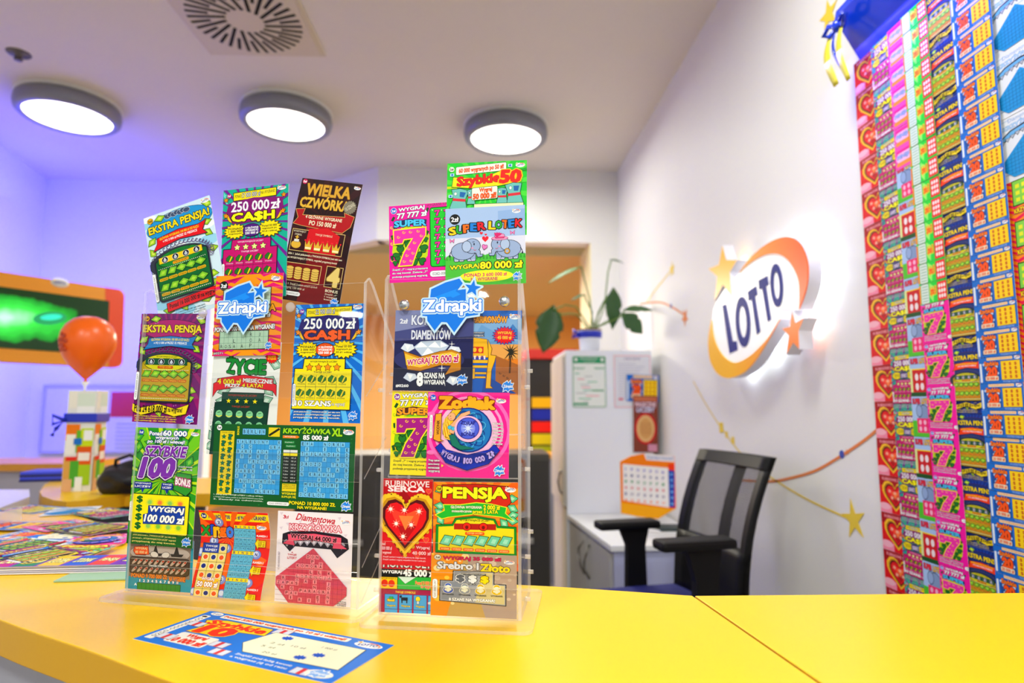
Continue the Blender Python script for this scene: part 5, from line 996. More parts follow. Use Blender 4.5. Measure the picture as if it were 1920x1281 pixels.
card(art_crown(.1055, .106).build('scratch_card'), 2, .0139, .3911, .0050, -1.0, 'dark blue card with diamonds and a gold ribbon behind the blue sticker')
card(art_pharaoh(.112, .109).build('scratch_card'), 2, .0700, .3896, .0070, -.9, 'blue and orange desert card with a golden throne, half covered by the dark blue card')
card(art_seven(.1065, .1075, True).build('scratch_card'), 2, .0111, .2842, .0070, -.8, 'yellow card with a big 7 over green clover, left of the pink mermaid card')
card(art_zodiac(.1068, .108).build('scratch_card'), 2, .0597, .2832, .0050, -.8, 'pink card with a mermaid and a round blue wave')
card(art_ruby(.0665, .108).build('scratch_card'), 2, .0007, .1719, .0070, -.6, 'red card with a large ruby heart in a gold frame')
card(art_pension_orange(.109, .108).build('scratch_card'), 2, .0677, .1684, .0070, .3, 'orange card with a green ribbon and six pale green banknotes')
card(art_monopole(.0690, .0620).build('scratch_card'), 2, -.0013, .0670, .0088, 0, 'red card with black banner and blue symbol tiles, below the ruby heart card')
card(art_silver(.1085, .0755).build('scratch_card'), 2, .0668, .0805, .0050, -.2, 'gold and silver card with dollar signs, below the orange card')
# the card lying in front
m = art_fast_ten(.284, .105).build('scratch_card')
o = bpy.data.objects.new('scratch_card', m); COL.objects.link(o)
o.matrix_world = Matrix.Translation((-.2425, .737, 1.0505)) @ Matrix.Rotation(R_(-27), 4, 'Z') @ Matrix.Rotation(R_(-90), 4, 'X') @ Matrix.Translation((-.142, 0, .0525))
tag(o, 'blue scratch card with an orange 10 lying flat in front of the stands', 'scratch card')

# ================================================================== SIGN AND DRAWINGS ON THE RIGHT WALL
XF = .972
def c3(x, y, X=XF): return at_x(1280+x/3.7675, 420+y/3.7675, X)
def wall_poly(b, pts, x0, x1, m, side=None):
    P = [(p.y, p.z) for p in pts]; b.prism(P, x0, x1, m, ax=0, side=side)
SW = mat('sign_white_side', '#eceaf2', .35)
sg = empty('wall_sign', c3(540, 600), label='illuminated raised LOTTO sign with orange ring and two stars on the white wall', cat='sign')
Mi = Matrix.Translation(-sg.location)
def sign_part(name, pts, x0, x1, m, side=None, label=None, hole=None):
    b = MB(); wall_poly(b, pts, x0, x1, m, side); bmesh.ops.transform(b.b, matrix=Mi, verts=b.b.verts)
    o = b.build(name, sg)
    if label: o['label'] = label
    return o
def cr_(pts, n=6, closed=False):
    out = []; L = len(pts)
    for i in range(L if closed else L-1):
        p0, p1, p2, p3 = pts[i-1 if (i or closed) else 0], pts[i], pts[(i+1) % L], pts[(i+2) % L if closed else min(i+2, L-1)]
        for k in range(n):
            t = k/n; out.append(tuple(.5*(2*p1[j]+(p2[j]-p0[j])*t+(2*p0[j]-5*p1[j]+4*p2[j]-p3[j])*t*t+(3*p1[j]-p0[j]-3*p2[j]+p3[j])*t**3) for j in (0, 1)))
    return out if closed else out+[pts[-1]]
top_o = cr_([(405, 345), (470, 255), (560, 170), (650, 115), (740, 92), (810, 115), (860, 180), (890, 280), (890, 400), (868, 500), (828, 605)])
top_i = cr_([(828, 605), (832, 500), (825, 400), (790, 310), (740, 245), (680, 213), (600, 215), (520, 250), (450, 300), (405, 345)])
bot_o = cr_([(208, 680), (190, 780), (187, 880), (205, 980), (255, 1060), (330, 1090), (430, 1055), (500, 990), (570, 890), (640, 770), (690, 675)])
bot_i = cr_([(690, 675), (620, 790), (550, 870), (470, 940), (380, 980), (310, 950), (255, 880), (222, 790), (208, 680)])
body = top_o+[(700, 600)]+bot_o[::-1]+[(218, 600), (240, 550), (290, 470), (345, 400)]
FACEM = mat('sign_face', '#ffffff', .3, emit='#ffffff', es=.35)
B = sign_part('body', [c3(*p) for p in body], XF, 1.012, FACEM, side=SW)
ORG = mat('sign_orange', '#f5790c', .35, emit='#f5790c', es=.25); YLO = mat('sign_yellow', '#f7b800', .35, emit='#f7b800', es=.25)
NAV = mat('sign_blue', '#10248c', .5, spec=.2, emit='#10248c', es=.02)
def grad_orange():
    m = bpy.data.materials.new('sign_orange_to_yellow'); m.use_nodes = True; nt = m.node_tree; bs = nt.nodes['Principled BSDF']; bs.inputs['Roughness'].default_value = .35
    tc = nt.nodes.new('ShaderNodeTexCoord'); sp = nt.nodes.new('ShaderNodeSeparateXYZ'); mr = nt.nodes.new('ShaderNodeMapRange'); cr = nt.nodes.new('ShaderNodeValToRGB')
    nt.links.new(tc.outputs['Object'], sp.inputs[0]); nt.links.new(sp.outputs[1], mr.inputs[0]); mr.inputs[1].default_value = .25; mr.inputs[2].default_value = -.3
    cr.color_ramp.elements[0].color = lin('#f7b400'); cr.color_ramp.elements[1].color = lin('#f4600a'); nt.links.new(mr.outputs[0], cr.inputs[0]); nt.links.new(cr.outputs[0], bs.inputs['Base Color'])
    nt.links.new(cr.outputs[0], bs.inputs['Emission Color']); bs.inputs['Emission Strength'].default_value = .25
    return m
GO = grad_orange()
sign_part('ring', [c3(*p) for p in top_o+top_i[1:-1]], XF-.004, XF-.0002, GO, label='orange crescent over the word')
sign_part('ring', [c3(*p) for p in bot_o+bot_i[1:-1]], XF-.004, XF-.0002, GO, label='yellow-orange crescent under the word')
ST1 = [(288, 150), (315, 255), (392, 255), (340, 340), (350, 510), (292, 430), (232, 545), (250, 370), (190, 318), (262, 290)]
ST2 = [(780, 610), (805, 700), (865, 665), (828, 755), (832, 885), (790, 840), (740, 925), (758, 790), (712, 740), (765, 725)]
sign_part('star', [c3(*p) for p in ST1], XF-.004, 1.012, YLO, side=SW, label='yellow star')
sign_part('star', [c3(*p) for p in ST2], XF-.004, 1.012, ORG, side=SW, label='orange star')
for L in ([(283, 575), (308, 568), (355, 830), (383, 828), (390, 890), (335, 915)], [(463, 480), (520, 440), (530, 500), (512, 512), (550, 760), (528, 780), (490, 530), (470, 545)], [(540, 400), (600, 368), (608, 430), (590, 440), (625, 675), (605, 690), (565, 455), (545, 465)]):
    sign_part('letter', [c3(*p) for p in L], XF-.003, XF-.0002, NAV)
for x, y, rx, ry, ix, iy in ((428, 692, 51, 178, 27, 112), (667, 435, 43, 153, 22, 98)):
    b = MB(); i = b.mi(NAV); n = 40
    def ring(a, c, X): return [b.b.verts.new(c3(*p, XF).lerp(c3(*p, XF), 0)+Vector((X-XF, 0, 0))) for p in ell_pts(x, y, a, c, n, -3)]
    ro, ri, bo, bi = ring(rx, ry, XF-.003), ring(ix, iy, XF-.003), ring(rx, ry, XF-.0002), ring(ix, iy, XF-.0002)
    for k in range(n):
        j = (k+1) % n
        for q in ((ro[k], ro[j], ri[j], ri[k]), (ro[k], ro[j], bo[j], bo[k]), (ri[k], ri[j], bi[j], bi[k])): b.b.faces.new(q)
    bmesh.ops.transform(b.b, matrix=Mi, verts=b.b.verts); b.build('letter', sg)
b = MB(); 
for p in (c3(450, 700), c3(650, 400), c3(600, 700)): b.lathe([(0, 0), (.012, 0), (.012, .0372), (0, .0372)], SW, 12, M=Mi @ Matrix.Translation((1.0124, p.y, p.z)) @ Matrix.Rotation(R_(90), 4, 'Y'))
b.build('spacer', sg)
for px, py in ((300, 300), (480, 240), (640, 170), (800, 200), (850, 380), (810, 540), (790, 720), (640, 760), (520, 900), (360, 1030), (250, 900), (260, 620)):   # the sign's own halo lamps
    l = bpy.data.lights.new('sign_halo_lamp', 'POINT'); l.energy = .2; l.color = (.78, .88, 1); l.shadow_soft_size = .006
    o = bpy.data.objects.new('sign_halo_lamp', l); COL.objects.link(o); p = c3(px, py); o.location = (1.032, p.y, p.z)
# painted lines and stars
PY, PO, PB = mat('paint_yellow', '#f2d03a', .5), mat('paint_orange', '#e8823c', .5), mat('paint_blue', '#2a4ab0', .5)
def wall_line(b, pix, w, m):
    P = [at_x(x, y, 1.0485) for x, y in cr_(pix)]
    for i in range(len(P)-1):
        d = (P[i+1]-P[i]).normalized(); n = Vector((0, -d.z, d.y))*w/2
        b.face([P[i]-n, P[i+1]-n, P[i+1]+n, P[i]+n], m)
def wall_star(b, x, y, r, m, rot=0, n=5, k=.42):
    c = at_x(x, y, 1.0480); P = [(c.y+r*(1 if i % 2 == 0 else k)*math.cos(R_(rot+180*i/n)), c.z+r*(1 if i % 2 == 0 else k)*math.sin(R_(rot+180*i/n))) for i in range(2*n)]
    b.prism(P, 1.0480, 1.0488, m, ax=0)
b = MB(); wall_line(b, [(1300, 715), (1320, 752), (1352, 802), (1400, 862), (1460, 905), (1520, 940), (1585, 970)], .006, PY); wall_star(b, 1600, 975, .058, PY, 8, k=.36)
for x, y, r in ((1352, 802, .03), (1362, 815, .018), (1374, 826, .02)): wall_star(b, x, y, r, PY, 40, n=4, k=.7)
b.build('wall_drawing', label='thin yellow painted line ending in a large yellow star at its right end', cat='wall drawing')
b = MB(); wall_line(b, [(1380, 900), (1440, 903), (1480, 897), (1530, 882), (1580, 853), (1620, 826), (1648, 803)], .009, PO)
wall_star(b, 1578, 852, .012, PB, 0, n=8, k=.95); wall_star(b, 1588, 848, .009, PO, 0); b.build('wall_drawing', label='orange painted curve with a small blue dot right of the office chair', cat='wall drawing')
b = MB(); wall_line(b, [(1212, 568), (1228, 545), (1248, 520), (1260, 505)], .008, PY); wall_star(b, 1260, 505, .045, PY, 20); wall_line(b, [(1200, 570), (1236, 567), (1260, 576), (1282, 590)], .01, PO); wall_star(b, 1284, 595, .05, PO, 60)
wall_star(b, 1258, 574, .014, PB, 0, n=8, k=.95)
b.build('wall_drawing', label='yellow star and orange star on thin lines above the potted plant leaf', cat='wall drawing')
b = MB(); wall_star(b, 1553, 28, .05, PY, 15); b.build('wall_drawing', label='small yellow painted star high on the wall beside the blue pelmet', cat='wall drawing')

# ================================================================== HANGING STRIPS
XS = 1.034
def wy(px): return at_x(px, 700, XS).y
def strip(px0, px1, ztop, zbot, meshes, hs, X, label, name='card_strip', y0=None):
    y = wy(px0) if y0 is None else y0
    r = empty(name, (X, y, ztop), label=label, cat='card strip', group='strips of scratch cards hanging on the wall')
    z, k = 0, 0
    while z < ztop-zbot and k < 60:
        m = meshes[k % len(meshes)]; o = bpy.data.objects.new('card', m); COL.objects.link(o); o.parent = r
        o.rotation_euler = (random.uniform(-.004, .004), 0, R_(-90)+random.uniform(-.005, .005)); o.location = (random.uniform(-.0006, .0006), 0, -z); z += hs[k % len(hs)]+.0006; k += 1
    return r
def wpx(a, c): return wy(a)-wy(c)
w = wpx(1632, 1685); mh = art_strip_heart(w, .093).build('card')
strip(1632, 0, 2.262, .80, [mh], [.093], XS+.006, 'red strip of heart cards, farthest left of the hanging strips')
w = wpx(1669, 1722); TEAL2 = dict(TEAL); mc = art_cash(w, .136, **TEAL2).build('card')
strip(1669, 0, 2.262, .80, [mc], [.136], XS+.003, 'teal strip of cards with magenta panels, second from the left')
w = wpx(1706, 1742); zmid = at_x(1720, 290, XS-.004).z
mp = art_strip_pink(w, .052).build('card'); m1, m2 = art_strip_pair(w, .094, 0).build('card'), art_strip_pair(w, .094, 1).build('card')
strip(1706, 0, 2.262, zmid+.02, [mp], [.052], XS, 'pink strip of small cards above the elephant strip')
strip(1706, 0, zmid, .80, [m1, m2], [.094, .094], XS, 'light blue strip of elephant cards with red and pink squares')
w = wpx(1738, 1792); z7 = at_x(1755, 560, XS-.006).z
mg = art_strip_green(w, .047).build('card'); ms = art_seven(w, .098, x1=560).build('card')
strip(1738, 0, 2.262, z7+.03, [mg], [.047], XS-.004, 'bright green strip with white patches and red squares')
strip(1738, 0, z7, .80, [ms], [.098], XS-.004, 'magenta strip of cards with a big orange 7')
w = wpx(1783, 1852)
def art_ext(w, h):
    a = art_pension(w, h); ch = {'#7a1673': '#123a8c', '#9c1e78': '#1c4ca8', '#b51d78': '#1c3a7a', '#2a86c8': '#f0501c', '#e59be0': '#f2e21a'}
    a.it = [(V, F, ch.get(c, c), bb) for V, F, c, bb in a.it]; return a
me_ = art_ext(w, .137).build('card')
strip(1783, 0, 2.262, .80, [me_], [.137], XS-.001, 'dark blue strip of cards with olive play fields and orange lettering')
w = wpx(1843, 1925); mb_ = art_strip_blue(w, .0525).build('card')
strip(1843, 0, 2.262, .80, [mb_], [.0525], XS-.008, 'blue strip of low cards with yellow fields, right of the dark blue strip')
w = wpx(1912, 2030); zt = at_x(1905, 325, XS).z
md_ = art_strip_diamond(w, .128).build('card')
strip(1912, 0, 2.262, zt+.01, [md_], [.128], XS-.002, 'white strip of cards with large blue diamond crosswords at the picture edge')
mt_ = art_strip_tiger(w*.8, .080).build('card')
strip(1905, 0, zt, .80, [mt_], [.080], XS-.002, 'orange tiger-striped strip at the right picture edge')
# pelmet and ribbons above the strips
BLU = mat('blue_foil', '#0a3fe0', .22, spec=.6, coat=.3)
pl = empty('pelmet', (XW, 1.54, 2.27), label='shiny blue pelmet above the hanging strips', cat='pelmet')
b = MB(); b.prism([(-.005, -.02), (-.075, .105), (-.07, .13), (-.005, .20)], -1.0, 0, BLU, ax=1); b.build('cover', pl)
rb = empty('ribbon_bow', at_x(1572, 48, .965), label='yellow and blue ribbon bow hanging at the left end of the blue pelmet', cat='ribbon')
YR = mat('yellow_ribbon', '#f4e83a', .4); 
for dx, L, wd, m in ((.0, .15, .030, YR), (.055, .165, .024, YR), (.03, .12, .012, BLU)):
    b = MB(); N = 10; rows = []
    for k in range(N+1):
        t = k/N; p = Vector((-.01*math.sin(t*4), .035-dx+.01*math.sin(t*3), -t*L)); ww = wd*(.7+.3*math.sin(t*3)); rows.append((b.b.verts.new(p+Vector((0, -ww/2, 0))), b.b.verts.new(p+Vector((0, ww/2, 0)))))
    b.mi(m)
    for p, q in zip(rows, rows[1:]): b.b.faces.new((p[0], p[1], q[1], q[0])).smooth = True
    b.build('streamer', rb, solid=.0008)
b = MB(); b.lathe([(0, -.02), (.014, -.012), (.018, 0), (.014, .012), (0, .02)], BLU, 16); b.build('knot', rb)
for s in (-1, 1):
    b = MB(); b.tube([(0, 0, 0), (-.01, s*.03, .015), (-.012, s*.05, 0), (-.006, s*.03, -.014), (0, 0, 0)], .007, BLU, 8); b.build('loop', rb)

# ================================================================== DESK CORNER
CABW = mat('cabinet_white', '#f0f3ff', .4); CABG = mat('cabinet_side', '#cfc6b8', .45); MET = mat('handle_metal', '#8c8880', .3, metal=.9)
cb = empty('tall_cabinet', (.5, 3.5, 0), label='tall pale cabinet with posters taped to its front, under the potted plant', cat='cabinet')
b = MB(); b.box((0, 0, .002), (.5, .6, 1.635), CABW); b.box((-.004, .012, .01), (0, .59, 1.62), CABG); b.build('body', cb)
def handle(par, y, z, flip=1):
    b = MB(); b.tube([(-.006, y, z-.08), (-.03, y+flip*.02, z-.05), (-.038, y+flip*.035, z), (-.03, y+flip*.02, z+.05), (-.006, y, z+.08)], .006, MET); b.build('handle', par)
b = MB(); b.box((-.018, .02, .75), (-.0045, .295, 1.60), CABG); d = b.build('door', cb); handle(d, .06, .88)
b = MB(); b.box((-.018, .305, .75), (-.0045, .58, 1.60), CABG); b.build('door', cb)
dk_ = empty('desk', (.5, 2.7, 0), label='white desk with grey cabinet doors, behind the office chair', cat='desk')
DT = mat('desk_top', '#f2f2f4', .3); DG = mat('desk_door_grey', '#b9b7b4', .45)
b = MB(); b.prism([(.0, .795), (.075, 0), (.54, 0.01), (.54, .795)], .690, .712, DT); b.build('desk_top', dk_)
b = MB(); b.prism([(.02, .79), (.092, .02), (.52, .03), (.52, .79)], .0, .6895, mat('desk_front', '#bcc0e4', .45)); b.build('body', dk_)
Mr = Matrix.Translation((.5-.5+.02, .79, 0)) @ Matrix.Rotation(math.atan2(-.77, .072), 4, 'Z')
for k in range(2):
    b = MB(); b.box((.02+k*.375, -.016, .03), (.385+k*.375, -.001, .67), DG, M=Mr); d = b.build('door', dk_)
    xx = .335 if k == 0 else .44
    b = MB(); b.tube([Mr @ Vector(p) for p in ((xx, -.018, .64), (xx+(-.02 if k else .02)*-1, -.04, .60), (xx, -.046, .56), (xx+.02*(1 if k else -1)*-1, -.04, .52), (xx, -.018, .48))], .006, MET); b.build('handle', d)
    b = MB(); b.lathe([(0, 0), (.011, 0), (.011, .004), (0, .004)], MET, 14, M=Mr @ Matrix.Translation((xx, -.0162, .40)) @ Matrix.Rotation(R_(90), 4, 'X')); b.build('lock', d)
def paper(px0, py0, px1, py1, y, name, label, cat, fn, par=None):
    a, c = at_y(px0, py0, y), at_y(px1, py1, y); w, h = c.x-a.x, a.z-c.z
    A = Art(w, h, (0, 0, 100, 100*h/w), '#f4f4f6', dz=2e-4); fn(A, 100*h/w)
    o = bpy.data.objects.new(name, A.build(name)); COL.objects.link(o); o.location = a; return tag(o, label, cat)
def p_green(a, H):
    g = '#1c9a6a'; a.rect(2, 2, 98, H-2, g, r=4); a.rect(4, 14, 96, H-4, '#f2f6f4', r=3); a.rect(2, 2, 98, 22, g, r=4); a.ell(12, 11, 5, 5, '#f4f4f4'); a.ell(88, 11, 5, 5, '#f4f4f4'); a.T('REGULAMIN GRY', 24, 5, 76, 12, '#f4f4f4'); a.T('I LOSOWAŃ', 34, 14, 66, 19, '#f4f4f4')
    a.T('ZASADY', 4, 34, 38, 39, g, b=.04); a.T('TERMINY', 64, 34, 96, 39, g, b=.04)
    for i in range(11): a.rect(8+(i*29 % 50), 50+i*8, 22+(i*37 % 60), 53+i*8, ('#8ac8b0', '#c8ccd0', '#f0b0c0')[i % 3])
    a.rect(58, 98, 92, 102, g); a.rect(4, H-14, 46, H-8, g)
def p_pink(a, H):
    a.rect(1, 2, 99, H-1, '#f2b8c8'); a.rect(3, 4, 97, H-3, '#e9e9f2'); a.T('OGŁOSZENIE', 28, 8, 72, 14, '#8a6a9a')
    for i in range(14): a.rect(12, 24+i*7, 60+(i*23 % 30), 26+i*7, '#c8c8dc')
    a.rect(12, H-26, 24, H-20, '#d86a8a')
paper(1072, 667, 1138, 765, 3.497, 'notice', 'notice with a green header and green frame on the cabinet', 'notice', p_green)
paper(1150, 665, 1222, 765, 3.497, 'notice', 'notice with a thin pink frame on the cabinet, partly under the blue card', 'notice', p_pink)
def flat_card(mesh, px0, py0, y, label, rz=0, sc=1):
    o = bpy.data.objects.new('scratch_card', mesh); COL.objects.link(o); o.location = at_y(px0, py0, y); o.rotation_euler = (0, R_(rz), 0); return tag(o, label, 'scratch card')
a = at_y(1175, 702, 3.49); c = at_y(1237, 752, 3.49)
flat_card(art_strip_blue(c.x-a.x, a.z-c.z).build('scratch_card'), 1175, 702, 3.49, 'blue card with a yellow field taped to the cabinet edge', 2)
def art_brown(w, h):
    A = Art(w, h, (0, 0, 100, 210), '#8a4a3a'); A.rect(4, 4, 96, 20, '#c87a5a'); A.T('MAGICZNE', 8, 24, 92, 40, '#f4d8e0', '#5a2a6a', .06, b=.05); A.T('LICZBY', 14, 44, 86, 60, '#e0e0f8', '#5a2a6a', .06, b=.05)
    A.ell(50, 122, 44, 58, '#c8102a'); A.ell(50, 122, 36, 50, '#e2bc8a'); A.ell(50, 122, 26, 38, '#d8a870'); [A.line([(30+i*8, 100), (34+i*8, 145)], 1.5, '#a8744a') for i in range(6)]; A.rect(60, 180, 96, 206, '#d8a0b8'); return A
a = at_y(1187, 742, 3.485); c = at_y(1236, 848, 3.485)
flat_card(art_brown(c.x-a.x, a.z-c.z).build('scratch_card'), 1187, 742, 3.485, 'brown card with a red-rimmed oval hanging below the blue card on the cabinet edge', 1)

# desk calendar board on a white foot
cal = empty('calendar_board', (0, 0, 0), label='orange calendar board with a grid of dates standing on the desk', cat='calendar')
a = at_y(1163, 850, 2.95); c = at_y(1268, 975, 2.95); w, h = c.x-a.x, a.z-c.z
A = Art(w, h, (0, 0, 105, 125), None, dz=3e-4)
A.poly([(0, 16), (20, 6), (45, 1), (105, 6), (105, 104), (70, 123), (30, 118), (0, 112)], '#f58a14'); A.poly([(60, 20), (105, 20), (105, 104), (92, 108), (92, 20)], '#ee4a1c')
A.poly([(0, 92), (92, 104), (105, 104), (70, 123), (30, 118), (0, 112)], '#f9b01c'); A.poly([(46, 1), (104, 6), (104, 17), (50, 13)], '#f4f0f4'); A.T('Kalendarz losowań', 52, 5, 102, 12, '#3a4aa0', slope=-.05)
A.poly([(4, 20), (92, 28), (92, 102), (4, 88)], '#f7f2f0'); A.poly([(92, 32), (104, 34), (102, 102), (92, 101)], '#1c3aa8')
for i in range(7):
    for j in range(6): A.T(str(i*6+j+1 if i*6+j < 31 else i+j), 7+i*12, 27+j*11.5+i*1.1, 11.5+i*12, 32+j*11.5+i*1.1, ('#8a7ac8', '#6a6a9a', '#2a9a5a', '#d85a6a', '#6a5a8a', '#f08a4a')[j], b=.05)
for j in range(6): A.T('%02d' % (j+1), 95, 37+j*11, 101, 43+j*11, '#8ac0f4', b=.05)
o = bpy.data.objects.new('board_face', A.build('board_face')); COL.objects.link(o); o.parent = cal; o.location = (a.x, a.y, a.z)
b = MB(); k = w/105; b.prism([(a.x+x*k, a.z-y*h/125) for x, y in ((0, 16), (20, 6), (45, 1), (105, 6), (105, 104), (70, 123), (30, 118), (0, 112))], a.y+.0002, a.y+.012, mat('board_back', '#f4a43a', .5), ax=1); b.build('board', cal)
b = MB(); cx = a.x+w*.38; b.box((cx-.028, a.y+.0125, .7125), (cx+.028, a.y+.03, c.z+.08), DT); b.box((cx-.06, a.y-.05, .7122), (cx+.09, a.y+.06, .722), DT, bev=.003); b.build('foot', cal)
b = MB(); b.box((.86, 2.99, .7125), (1.0, 3.10, .728), mat('dark_green_case', '#2c3a38', .5), bev=.003); b.build('pen_tray', label='small dark tray on the desk right of the calendar board', cat='tray')

# plant
PX = at_y(1106, 655, 3.62); pot = empty('potted_plant', (PX.x, 3.62, 1.6355), label='green split-leaf plant in a white pot with blue ribbon on the tall cabinet', cat='plant')
b = MB(); b.lathe([(0, 0), (.056, 0), (.066, .10), (.070, .125), (.062, .125), (.058, .11), (0, .11)], mat('pot_white', '#eceef6', .35), 32); b.build('pot', pot)
b = MB(); b.lathe([(.066, .082), (.0715, .084), (.0745, .118), (.071, .121)], mat('pot_ribbon', '#1c2fc0', .4), 32); b.tube([(-.068, -.02, .10), (-.10, -.03, .125), (-.105, -.03, .085), (-.07, -.02, .10)], .012, mat('pot_ribbon', '#1c2fc0', .4)); b.build('ribbon', pot)
b = MB(); b.lathe([(0, .112), (.062, .114), (.070, .1255), (.073, .134), (.066, .134), (0, .122)], mat('pot_soil', '#6a3420', .8), 24); b.build('soil', pot)
LG = mat('leaf_green', '#2c5a26', .38, noise=.15, nscale=12); LL = mat('leaf_light', '#457a2a', .4, noise=.1); STM = mat('stem_green', '#6a8a34', .5)
def leafshape(b, base, tip, width, m, split=False, nrm=(0, -1, .2), fold=.25):
    base, tip = Vector(base), Vector(tip); d = tip-base; L = d.length; d.normalize(); n = Vector(nrm).normalized(); s = d.cross(n).normalized(); n = s.cross(d)
    N = 12; rows = []
    for k in range(N+1):
        t = k/N; wv = width*(math.sin(math.pi*min(1, t*1.02+.02))**.65)*(1-.35*t) if 0 < k < N else .002
        sag = -.10*L*t*t
        row = []
        for q in (-1, -.5, 0, .5, 1):
            ww = wv*(.78 if split and k == 6 and abs(q) == 1 else 1)
            row.append(b.b.verts.new(base+d*(L*t)-d*(abs(q)*.18*width if k == 0 else 0)+s*(ww*q/2)+n*(abs(q)*fold*wv/2)+Vector((0, 0, sag))))
        rows.append(row)
    i = b.mi(m)
    for r0, r1 in zip(rows, rows[1:]):
        for q in range(4):
            f = b.b.faces.new((r0[q], r0[q+1], r1[q+1], r1[q])); f.material_index = i; f.smooth = True
def pp(px, py, dy=0): p = at_y(px, py, 3.62+dy); return Vector((p.x-PX.x, dy, p.z-1.6355))
root0 = Vector((0, 0, .12))
LV = [((1112, 610), (1105, 560), (1090, 500), (1086, 502), (1027, 526), .065, -.05, LL, (0, -.5, 1)),
      ((1112, 612), (1135, 560), (1140, 510), (1146, 488), (1170, 492), .075, .02, LG, (0, -.4, 1)),
      ((1115, 614), (1122, 585), (1135, 560), (1150, 545), (1148, 612), .125, -.04, LG, (.3, -1, .1)),
      ((1118, 614), (1128, 590), (1136, 560), (1140, 555), (1138, 590), .05, .04, LL, (.5, -1, .1)),
      ((1115, 616), (1140, 605), (1158, 597), (1170, 592), (1205, 622), .13, -.08, LG, (-.2, -1, .3)),
      ((1118, 614), (1150, 596), (1165, 590), (1172, 582), (1226, 577), .085, .03, LG, (0, -.8, .9)),
      ((1105, 614), (1080, 575), (1060, 572), (1036, 582), (1018, 655), .20, -.06, LG, (.1, -1, 0)),
      ((1108, 612), (1110, 585), (1098, 560), (1096, 553), (1070, 562), .05, .05, LG, (0, -.5, 1)),
      ((1100, 614), (1082, 590), (1068, 588), (1048, 590), (1030, 640), .10, .06, LL, (.2, -1, 0))]
for s0, s1, s2, s3, tip, wd, dy, m, nr in LV:
    P = [root0]+[pp(*s0, dy*.2), pp(*s1, dy*.6), pp(*s2, dy), pp(*s3, dy)]
    P = [Vector(tuple(q)) for q in P]; Q = []
    for i in range(len(P)-1):
        for k in range(4): Q.append(P[i].lerp(P[i+1], k/4))
    Q.append(P[-1])
    b = MB(); b.tube(Q, .0045, STM, 6); b.build('stem', pot)
    b = MB(); leafshape(b, P[-1], pp(*tip, dy), wd, m, split=True, nrm=nr); o = b.build('leaf', pot, solid=.0012)

# office chair
BLK = mat('black_plastic', '#0a0a0c', .5, spec=.25); SEATB = mat('blue_fabric', '#141a6a', .8)
def mesh_fabric():
    m = bpy.data.materials.new('black_mesh_fabric'); m.use_nodes = True; nt = m.node_tree; bs = nt.nodes['Principled BSDF']; bs.inputs['Base Color'].default_value = (.012, .012, .014, 1); bs.inputs['Roughness'].default_value = .7
    tc = nt.nodes.new('ShaderNodeTexCoord'); mp = nt.nodes.new('ShaderNodeMapping'); mp.inputs['Scale'].default_value = (1300, 1300, 1300); sx = nt.nodes.new('ShaderNodeSeparateXYZ')
    nt.links.new(tc.outputs['Object'], mp.inputs[0]); nt.links.new(mp.outputs[0], sx.inputs[0])
    def sn(o, ph=0):
        a = nt.nodes.new('ShaderNodeMath'); a.operation = 'SINE'; nt.links.new(o, a.inputs[0]); c = nt.nodes.new('ShaderNodeMath'); c.operation = 'GREATER_THAN'; c.inputs[1].default_value = -.3; nt.links.new(a.outputs[0], c.inputs[0]); return c.outputs[0]
    mu = nt.nodes.new('ShaderNodeMath'); mu.operation = 'MULTIPLY'; nt.links.new(sn(sx.outputs[1]), mu.inputs[0]); nt.links.new(sn(sx.outputs[2]), mu.inputs[1])
    iv = nt.nodes.new('ShaderNodeMath'); iv.operation = 'SUBTRACT'; iv.inputs[0].default_value = 1; nt.links.new(mu.outputs[0], iv.inputs[1]); nt.links.new(iv.outputs[0], bs.inputs['Alpha']); return m
ch = empty('office_chair', (.622, 2.08, 0), rz=R_(190), label='black mesh-backed office chair with blue seat behind the counter', cat='chair')
b = MB(); b.box((-.21, -.235, .600), (.25, .235, .662), SEATB, bev=.022); b.build('seat', ch)
b = MB(); b.lathe([(0, .10), (.028, .10), (.028, .40), (.02, .40), (.02, .56), (0, .56)], BLK, 20); b.build('gas_lift', ch)
b = MB(); b.box((-.12, -.09, .55), (.12, .09, .599), BLK, bev=.008); b.build('seat_mechanism', ch)
b = MB()
for k in range(5):
    t = 2*math.pi*k/5+.3; b.tube([(0, 0, .11), (.15*math.cos(t), .15*math.sin(t), .10), (.30*math.cos(t), .30*math.sin(t), .075)], [.032, .025, .018], BLK, 10)
b.build('star_base', ch)
for k in range(5):
    t = 2*math.pi*k/5+.3; b = MB(); b.lathe([(0, -.02), (.028, -.018), (.03, 0), (.028, .018), (0, .02)], BLK, 18, M=Matrix.Translation((.30*math.cos(t), .30*math.sin(t), .0305)) @ Matrix.Rotation(t, 4, 'Z') @ Matrix.Rotation(R_(90), 4, 'X')); b.build('castor', ch)
for s in (-1, 1):
    az = .862 if s < 0 else .895
    b = MB(); b.box((-.095, s*.245-.04, az), (.145, s*.245+.04, az+.03), BLK, bev=.012); ar = b.build('armrest', ch)
    b = MB(); b.prism([(-.045, .60), (.035, .60), (.03, .80), (.055, az-.001), (-.055, az-.001), (-.04, .80)], s*.245-.016, s*.245+.016, BLK, ax=1); b.box((-.05, min(s*.2, s*.262), .560), (.04, max(s*.2, s*.262), .60), BLK, bev=.005); b.build('arm_post', ar)
def bp(y, z, off=0):                     # surface of the backrest
    t = (z-.66)/.52; return Vector((-.14-.135*t+.035*math.sin(t*math.pi)+off-.02*(1-(y/.22)**2), y, z))
